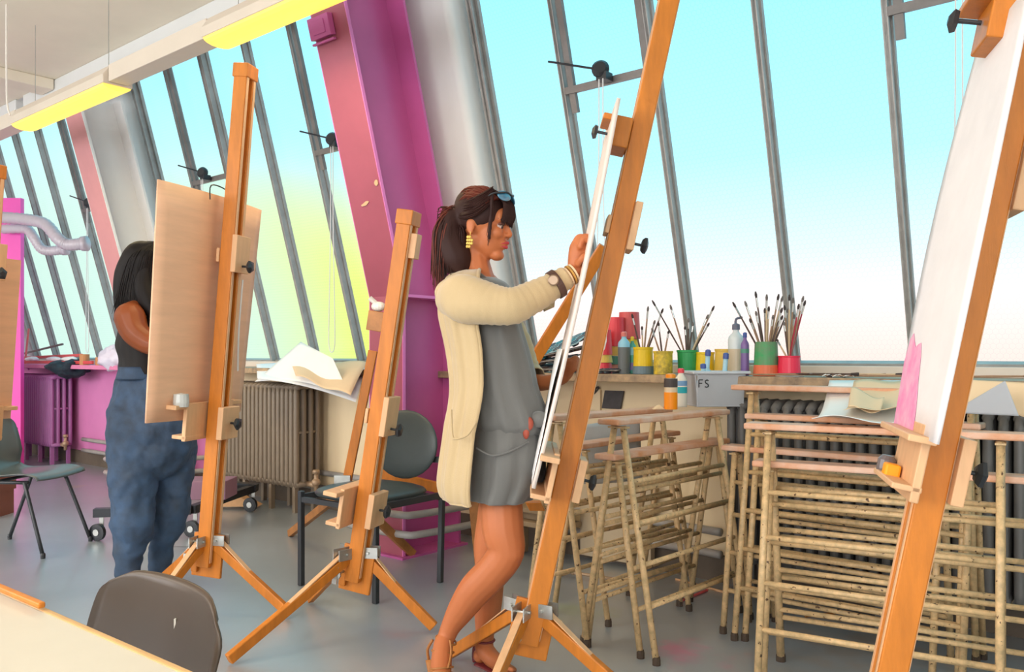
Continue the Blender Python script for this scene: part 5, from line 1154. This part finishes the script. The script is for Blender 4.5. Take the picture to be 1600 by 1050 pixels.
# neckline scarf edge
bm = new(); tube(bm, [C(742, 424, 2.94), C(760, 440, 2.90), C(776, 458, 2.90), C(788, 478, 2.93)], [.009, .012, .011, .006], n=8, k=4, flat=(DIR(0, 1), .6)); obj('draped_neckline', bm, M_DRESS, woman, smooth=True)
# wrist things
wa_ = (C(886, 434, 2.8) - C(862, 449, 2.79)).normalized()
def ring(name, c, ax, r, w, m, par, th=.003):
    bm = new(); lathe(bm, c - ax * w / 2, [(r, 0), (r + th, 0), (r + th, w), (r, w)], n=24, ax=ax); return obj(name, bm, m, par, smooth=False)
wt = ring('wrist_watch', C(869, 444, 2.79), wa_, .043, .022, mat('brown_leather', rgb(78, 50, 40), .45), woman, .006)
bm = new(); lathe(bm, C(868, 440, 2.79) + DIR(-.2, -1) * .046, [(0, 0), (.017, 0), (.018, .008), (.014, .011), (0, .011)], n=20, ax=DIR(-.1, -1)); obj('watch_face', bm, mat('silver_rim', rgb(150, 126, 104), .35, metal=.5), wt)
MG = mat('gold_bangle', rgb(214, 166, 90), .3, metal=.6)
for i in range(5): ring('bracelet', C(880 + i * 4.0, 437.5 - i * 2.6, 2.80), wa_, .030 + .002 * (i % 2), .006, MG if i % 2 else mat('cream_bangle', rgb(230, 200, 160), .4), woman, .003)
# sandals
M_STRAP = mat('tan_strap', rgb(170, 110, 56), .5); M_STRAP2 = mat('dark_red_leather', rgb(110, 34, 38), .45)
t_ = obj('sandal', (lambda b: (tube(b, [C(676, 1030, 2.965), C(684, 1062, 2.90), C(689, 1080, 2.83), C(689, 1092, 2.76)], [.026, .03, .038, .034], n=12, k=4, flat=(UPV, .25)), b)[1])(new()), M_STRAP, woman, smooth=True)
def strapring(c, nrm, a, b_, m, par):
    nrm = nrm.normalized(); s = nrm.cross(DIR(0, 1)).normalized(); t2 = nrm.cross(s)
    bm = new(); pts = [c + s * a * math.cos(x) + t2 * b_ * math.sin(x) for x in [i * math.pi / 12 for i in range(25)]]; tube(bm, pts, .0042, n=6); obj('strap', bm, m, par, smooth=True)
strapring(C(697, 1000, 2.95), C(703, 982, 2.95) - C(692, 1015, 2.95), .036, .037, M_STRAP, t_)
strapring(C(692, 1018, 2.925), UPV * 1 + DIR(.1, .25), .037, .041, M_STRAP, t_)
strapring(C(690, 1044, 2.875), UPV * 1 + DIR(-.1, .35), .038, .042, M_STRAP, t_)
strapring(C(690, 1050, 2.865), UPV * 1 + DIR(.1, .35), .038, .040, M_STRAP, t_)
bm = new(); tube(bm, [C(703, 1000, 2.905), C(705, 1020, 2.885), C(700, 1044, 2.84)], .004, n=6, k=3); tube(bm, [C(676, 1000, 2.96), C(668, 1015, 2.97), C(670, 1032, 2.97)], .005, n=6, k=3); obj('strap', bm, M_STRAP, t_, smooth=True)
t_ = obj('sandal', (lambda b: (tube(b, [C(748, 1036, 3.10), C(765, 1043, 3.06), C(786, 1052, 3.0), C(803, 1056, 2.95)], [.026, .03, .036, .03], n=12, k=4, flat=(UPV, .3)), b)[1])(new()), M_STRAP2, woman, smooth=True)
strapring(C(757, 1000, 3.09), UPV + DIR(0, .01), .036, .036, M_STRAP2, t_); strapring(C(782, 1038, 3.01), DIR(1, -.6) - UPV * .5, .034, .034, M_STRAP2, t_)
bm = new(); tube(bm, [C(745, 1004, 3.12), C(744, 1020, 3.13), C(746, 1034, 3.12)], [.012, .016, .018], n=8, k=3); obj('heel_strap', bm, M_STRAP2, t_, smooth=True)
# hair
tie = C(722, 334, 3.0)
bm = new()
ell(bm, hd.p(-.018, 0, .048), .100, .083, .088, hd.f, hd.r, hd.u, u=28, v=20)
ell(bm, hd.p(-.045, 0, .070), .070, .068, .070, hd.f, hd.r, hd.u, u=24, v=16)
limb(bm, [hd.p(-.07, 0, .04), tie], [.055, .024])
limb(bm, [tie, C(706, 346, 3.0), C(702, 375, 3.0), C(714, 408, 2.98), C(722, 430, 2.97)], [.025, .045, .062, .058, .026])
hair = obj('hair', bm, M_HAIR, woman, remesh=.006, sm=5)
bm = new()
for i in range(460):                                           # combed-back strands over the crown
    a = rnd.uniform(-1.45, 1.45); el = rnd.uniform(.15, 1.0)
    st = hd.p(.078 * math.cos(a * .8) - .01, .082 * math.sin(a), .055 + .045 * math.cos(a))
    md = hd.p(-.03 + rnd.uniform(-.02, .02), .070 * math.sin(a) * rnd.uniform(.85, 1.05), .112 * math.cos(a * .75) + .028)
    strand(bm, [st, md, hd.p(-.095, .045 * math.sin(a), .075 * math.cos(a) + .025), tie], .0028, 5, .003)
obj('crown_strands', bm, M_HAIRR, hair)
bm = new()
for i in range(300):                                           # fringe and locks beside the face
    a = rnd.uniform(-1.0, 1.0); top = hd.p(.035, .045 * a, .125)
    if abs(a) < .80: strand(bm, [top, hd.p(.082, .055 * a, .088), hd.p(.1 - .012 * a * a, .060 * a, .045), hd.p(.096 - .02 * a * a, .062 * a, .012 + rnd.uniform(-.006, .01))], .0026, 4, .003)
    else:
        s = 1 if a > 0 else -1; L_ = rnd.uniform(-.075, -.01)
        strand(bm, [top, hd.p(.055, s * .075, .08), hd.p(.058, s * .073, .03), hd.p(.052 + rnd.uniform(-.006, .006), s * .066, L_)], .0024, 4, .004)
for i in range(170):
    s = 1 if i % 2 else -1; e0 = rnd.uniform(-.01, .045); strand(bm, [hd.p(.05, s * .066, .085 + e0), hd.p(.015, s * (.088 - .2 * max(0, e0)), .045 + e0 * 1.3), hd.p(-.03, s * (.088 - .3 * max(0, e0)), .03 + e0 * 1.2), hd.p(-.075, s * .055, .035 + e0 * .8), tie], .0022, 4, .004)
obj('fringe', bm, M_HAIR, hair)
for nm, mm, cnt in (('ponytail_strands', M_HAIR, 330), ('ponytail_tips', M_HAIRR, 120)):
    bm = new()
    for i in range(cnt):
        u_ = rnd.random(); v_ = rnd.uniform(-1, 1); red = nm.endswith('tips')
        if red: u_ = rnd.uniform(0, .35)
        x1 = 690 + 22 * u_; x2 = 678 + 46 * u_; x3 = 676 + 48 * u_
        strand(bm, [tie + Vector((0, 0, rnd.uniform(-.01, .02))), C(x1 + 6, 335 + 18 * u_ + rnd.uniform(-6, 8), 3.0 + .03 * v_), C(x2, 368 + rnd.uniform(-8, 8), 3.0 + .055 * v_), C(x3 + rnd.uniform(-4, 4), rnd.uniform(405, 450 if not red else 462), 2.99 + .05 * v_)], .0024, 5, .005)
    for i in range(26): strand(bm, [tie, C(rnd.uniform(690, 712), rnd.uniform(322, 334), 3.0 + .02 * rnd.uniform(-1, 1)), C(rnd.uniform(682, 696), rnd.uniform(330, 352), 3.0)], .0016, 5, .006)
    obj(nm, bm, mm, hair)
bm = new(); lathe(bm, tie - hd.f * .012, [(.022, 0), (.028, .006), (.028, .014), (.022, .02)], n=16, ax=hd.f); obj('hair_tie', bm, M_BLACK, hair)
# sunglasses pushed up on the hair, earrings
sg_ = obj('sunglasses', (lambda b: (tube(b, [hd.p(.015, .074, .075), hd.p(.05, .072, .105), hd.p(.075, .058, .112), hd.p(.09, .03, .118), hd.p(.097, 0, .112), hd.p(.09, -.03, .118), hd.p(.075, -.058, .112), hd.p(.05, -.072, .105), hd.p(.015, -.074, .075)], .0032, n=8, k=4), b)[1])(new()), M_BLACK, woman, smooth=True)
for s in (-1, 1):
    n_ = (hd.f * .75 + hd.r * s * .5 + hd.u * .45).normalized(); s_x = n_.cross(hd.u).normalized(); s_y = n_.cross(s_x)
    bm = new(); ell(bm, hd.p(.083, s * .038, .105), .028, .021, .005, s_x, s_y, n_, u=20, v=8); obj('lens', bm, mat('blue_lens', rgb(60, 120, 150), .08, spec=1.0, coat=.6), sg_, smooth=True)
    bm = new(); q = hd.p(-.012, s * .082, -.033)
    for k_ in range(4):
        for j in range(3 if k_ in (1, 2) else 2): ell(bm, q - hd.u * (.012 + .011 * k_) + hd.f * (j - 1) * .008, .0055, .003, .006, hd.f, hd.r, hd.u, u=8, v=6)
    tube(bm, [q + hd.u * .006, q - hd.u * .01], .0012, n=5); obj('earring', bm, mat('old_gold', rgb(196, 164, 80), .35, metal=.6), woman)
# the pencil in her fingers
bm = new(); tube(bm, [C(912, 406, 2.755), C(920.5, 378, 2.765)], .0035, n=6); obj('body_pencil', bm, M_WOODD, None); o_ = bpy.data.objects['body_pencil']; o_.name = 'pencil'; tag(o_, 'pencil held by the person in the cream cardigan', 'pencil')

# ---------------------------------------------------------------- the person in jeans behind the plywood board
Z2 = 4.30
def D2(px, py, dz=0.0): return C(px, py, Z2 + dz)
h2 = Frame(D2(240, 422), DIR(.98, .2)).tilt(-14)
q0 = D2(235, 900); dark = thing('person', 'person with long black hair, black sleeveless top and baggy jeans behind the plywood board', 'person', (q0.x, q0.y, 0))
bm = new(); head_shape(bm, h2, D2(228, 478))
limb(bm, [D2(222, 490), D2(222, 530), D2(225, 570), D2(228, 620)], [.09, .115, .10, .10])
limb(bm, [D2(204, 492, -.15), D2(226, 484), D2(242, 490, .15)], [.06, .07, .06])
limb(bm, [D2(203, 496, -.17), D2(212, 520, -.19), D2(236, 537, -.2), D2(262, 540, -.24), D2(285, 530, -.27)], [.074, .066, .055, .04, .028])
limb(bm, [D2(285, 530, -.27), D2(293, 523, -.28), D2(299, 517, -.29)], [.028, .032, .028])
for i in range(4): finger(bm, [D2(297, 521 - i * 4, -.27 - .01 * i), D2(304, 516 - i * 4, -.28), D2(309, 513 - i * 4, -.29), D2(311, 519 - i * 4, -.29)], .009)
finger(bm, [D2(290, 517, -.3), D2(296, 508, -.31), D2(303, 505, -.31)], .010)
limb(bm, [D2(243, 492, .16), D2(258, 530, .2), D2(272, 560, .16), D2(290, 568, .05)], [.06, .055, .045, .03]); limb(bm, [D2(290, 568, .05), D2(298, 566, .0)], [.03, .03])
for i in range(4): finger(bm, [D2(297, 570 - i * 4, .0), D2(305, 568 - i * 4, -.03), D2(309, 566 - i * 4, -.03)], .009)
finger(bm, [D2(292, 560, .0), D2(298, 553, -.02), D2(303, 550, -.03)], .010)
for x_, dz in ((205, -.10), (252, .10)):
    limb(bm, [D2(x_ + 8, 650, dz), D2(x_ + 4, 760, dz), D2(x_, 840, dz), D2(x_, 893, dz)], [.07, .06, .045, .030])
    limb(bm, [D2(x_ - 3, 899, dz), D2(x_ + 10, 905, dz - .03), D2(x_ + 26, 908 + (0 if dz > 0 else 4), dz - .08)], [.03, .033, .024])
    for i in range(5): finger(bm, [D2(x_ + 24, 909, dz - .11 + i * .018), D2(x_ + 31, 911, dz - .12 + i * .018)], .009)
b_ = obj('body', bm, M_SKIN2, dark, remesh=.0055, sm=4)
face_parts(h2, dark, mat('brown_lips', rgb(120, 50, 44), .4), mat('brown_iris', rgb(60, 40, 30), .15), M_HAIRK, M_SKIN2)
bm = new(); shell(bm, [(484, 206, 246, .09, .0), (494, 196, 254, .13, .01), (520, 190, 262, .15, .012), (540, 186, 262, .15, .02), (560, 192, 260, .145, .025), (584, 192, 258, .15, .02)], z0=Z2, nf=7, seed=2, n=40)
obj('black_top', bm, mat('black_jersey', rgb(24, 20, 20), .7), dark, smooth=True, solid=.004)
M_JEAN = mat('blue_denim', rgb(66, 92, 124), .75, var=.3, scale=9, var2=rgb(54, 66, 82), bump=.08, bscale=160)
bm = new()
limb(bm, [D2(224, 580), D2(230, 612), D2(238, 650), D2(240, 690)], [.112, .165, .195, .19], n=20)
limb(bm, [D2(212, 660, -.08), D2(208, 720, -.1), D2(208, 780, -.1), D2(208, 820, -.1), D2(204, 845, -.1), D2(202, 870, -.1), D2(200, 896, -.1)], [.13, .118, .098, .098, .082, .062, .058], n=18)
limb(bm, [D2(262, 660, .06), D2(270, 720, .1), D2(268, 780, .1), D2(262, 820, .1), D2(254, 850, .1), D2(250, 875, .1), D2(250, 890, .1)], [.13, .112, .092, .075, .06, .048, .046], n=18)
o_ = obj('jeans', bm, M_JEAN, dark, remesh=.010, sm=8); cloth_displace(o_, .045, .09); 
s_ = o_.modifiers.new('soft', 'SMOOTH'); s_.iterations = 3
bm = new(); shell(bm, [(573, 194, 254, .15), (582, 191, 256, .155), (592, 188, 258, .16)], z0=Z2, n=40, k=2); obj('waistband', bm, M_JEAN, dark, smooth=True, solid=.008)
bm = new()
ell(bm, h2.p(-.02, 0, .045), .108, .093, .098, h2.f, h2.r, h2.u, u=28, v=18)
limb(bm, [D2(222, 405), D2(210, 432), D2(202, 462), D2(196, 488, .02)], [.095, .095, .078, .05], n=18)
limb(bm, [h2.p(.0, .07, .03), D2(226, 440, -.09), D2(232, 470, -.11), D2(248, 500, -.12)], [.04, .05, .05, .03], n=14)
limb(bm, [h2.p(.02, .06, .07), h2.p(.035, .066, .02), h2.p(.018, .07, -.05)], [.04, .035, .03], n=14)
hair2 = obj('hair', bm, M_HAIRK, dark, remesh=.008, sm=6)
bm = new()
for i in range(420):
    a = rnd.uniform(-1.5, 1.5); e_ = rnd.random(); s = a
    st = h2.p(.02 * math.cos(a) + rnd.uniform(-.03, .05), .02 * math.sin(a), .146)
    x1 = 196 + 60 * e_; side = -1 if rnd.random() < .8 else 1
    strand(bm, [st, D2(206 + 46 * e_, 400 - 8 * math.sin(e_ * 3), side * .09 * (1.2 - .3 * abs(e_ - .5))), D2(188 + 56 * e_, 445, side * .11), D2(178 + 74 * e_ + rnd.uniform(-3, 3), rnd.uniform(474, 502 + 10 * e_), side * .12)], .0028, 5, .006)
obj('long_strands', bm, M_HAIRK, hair2)
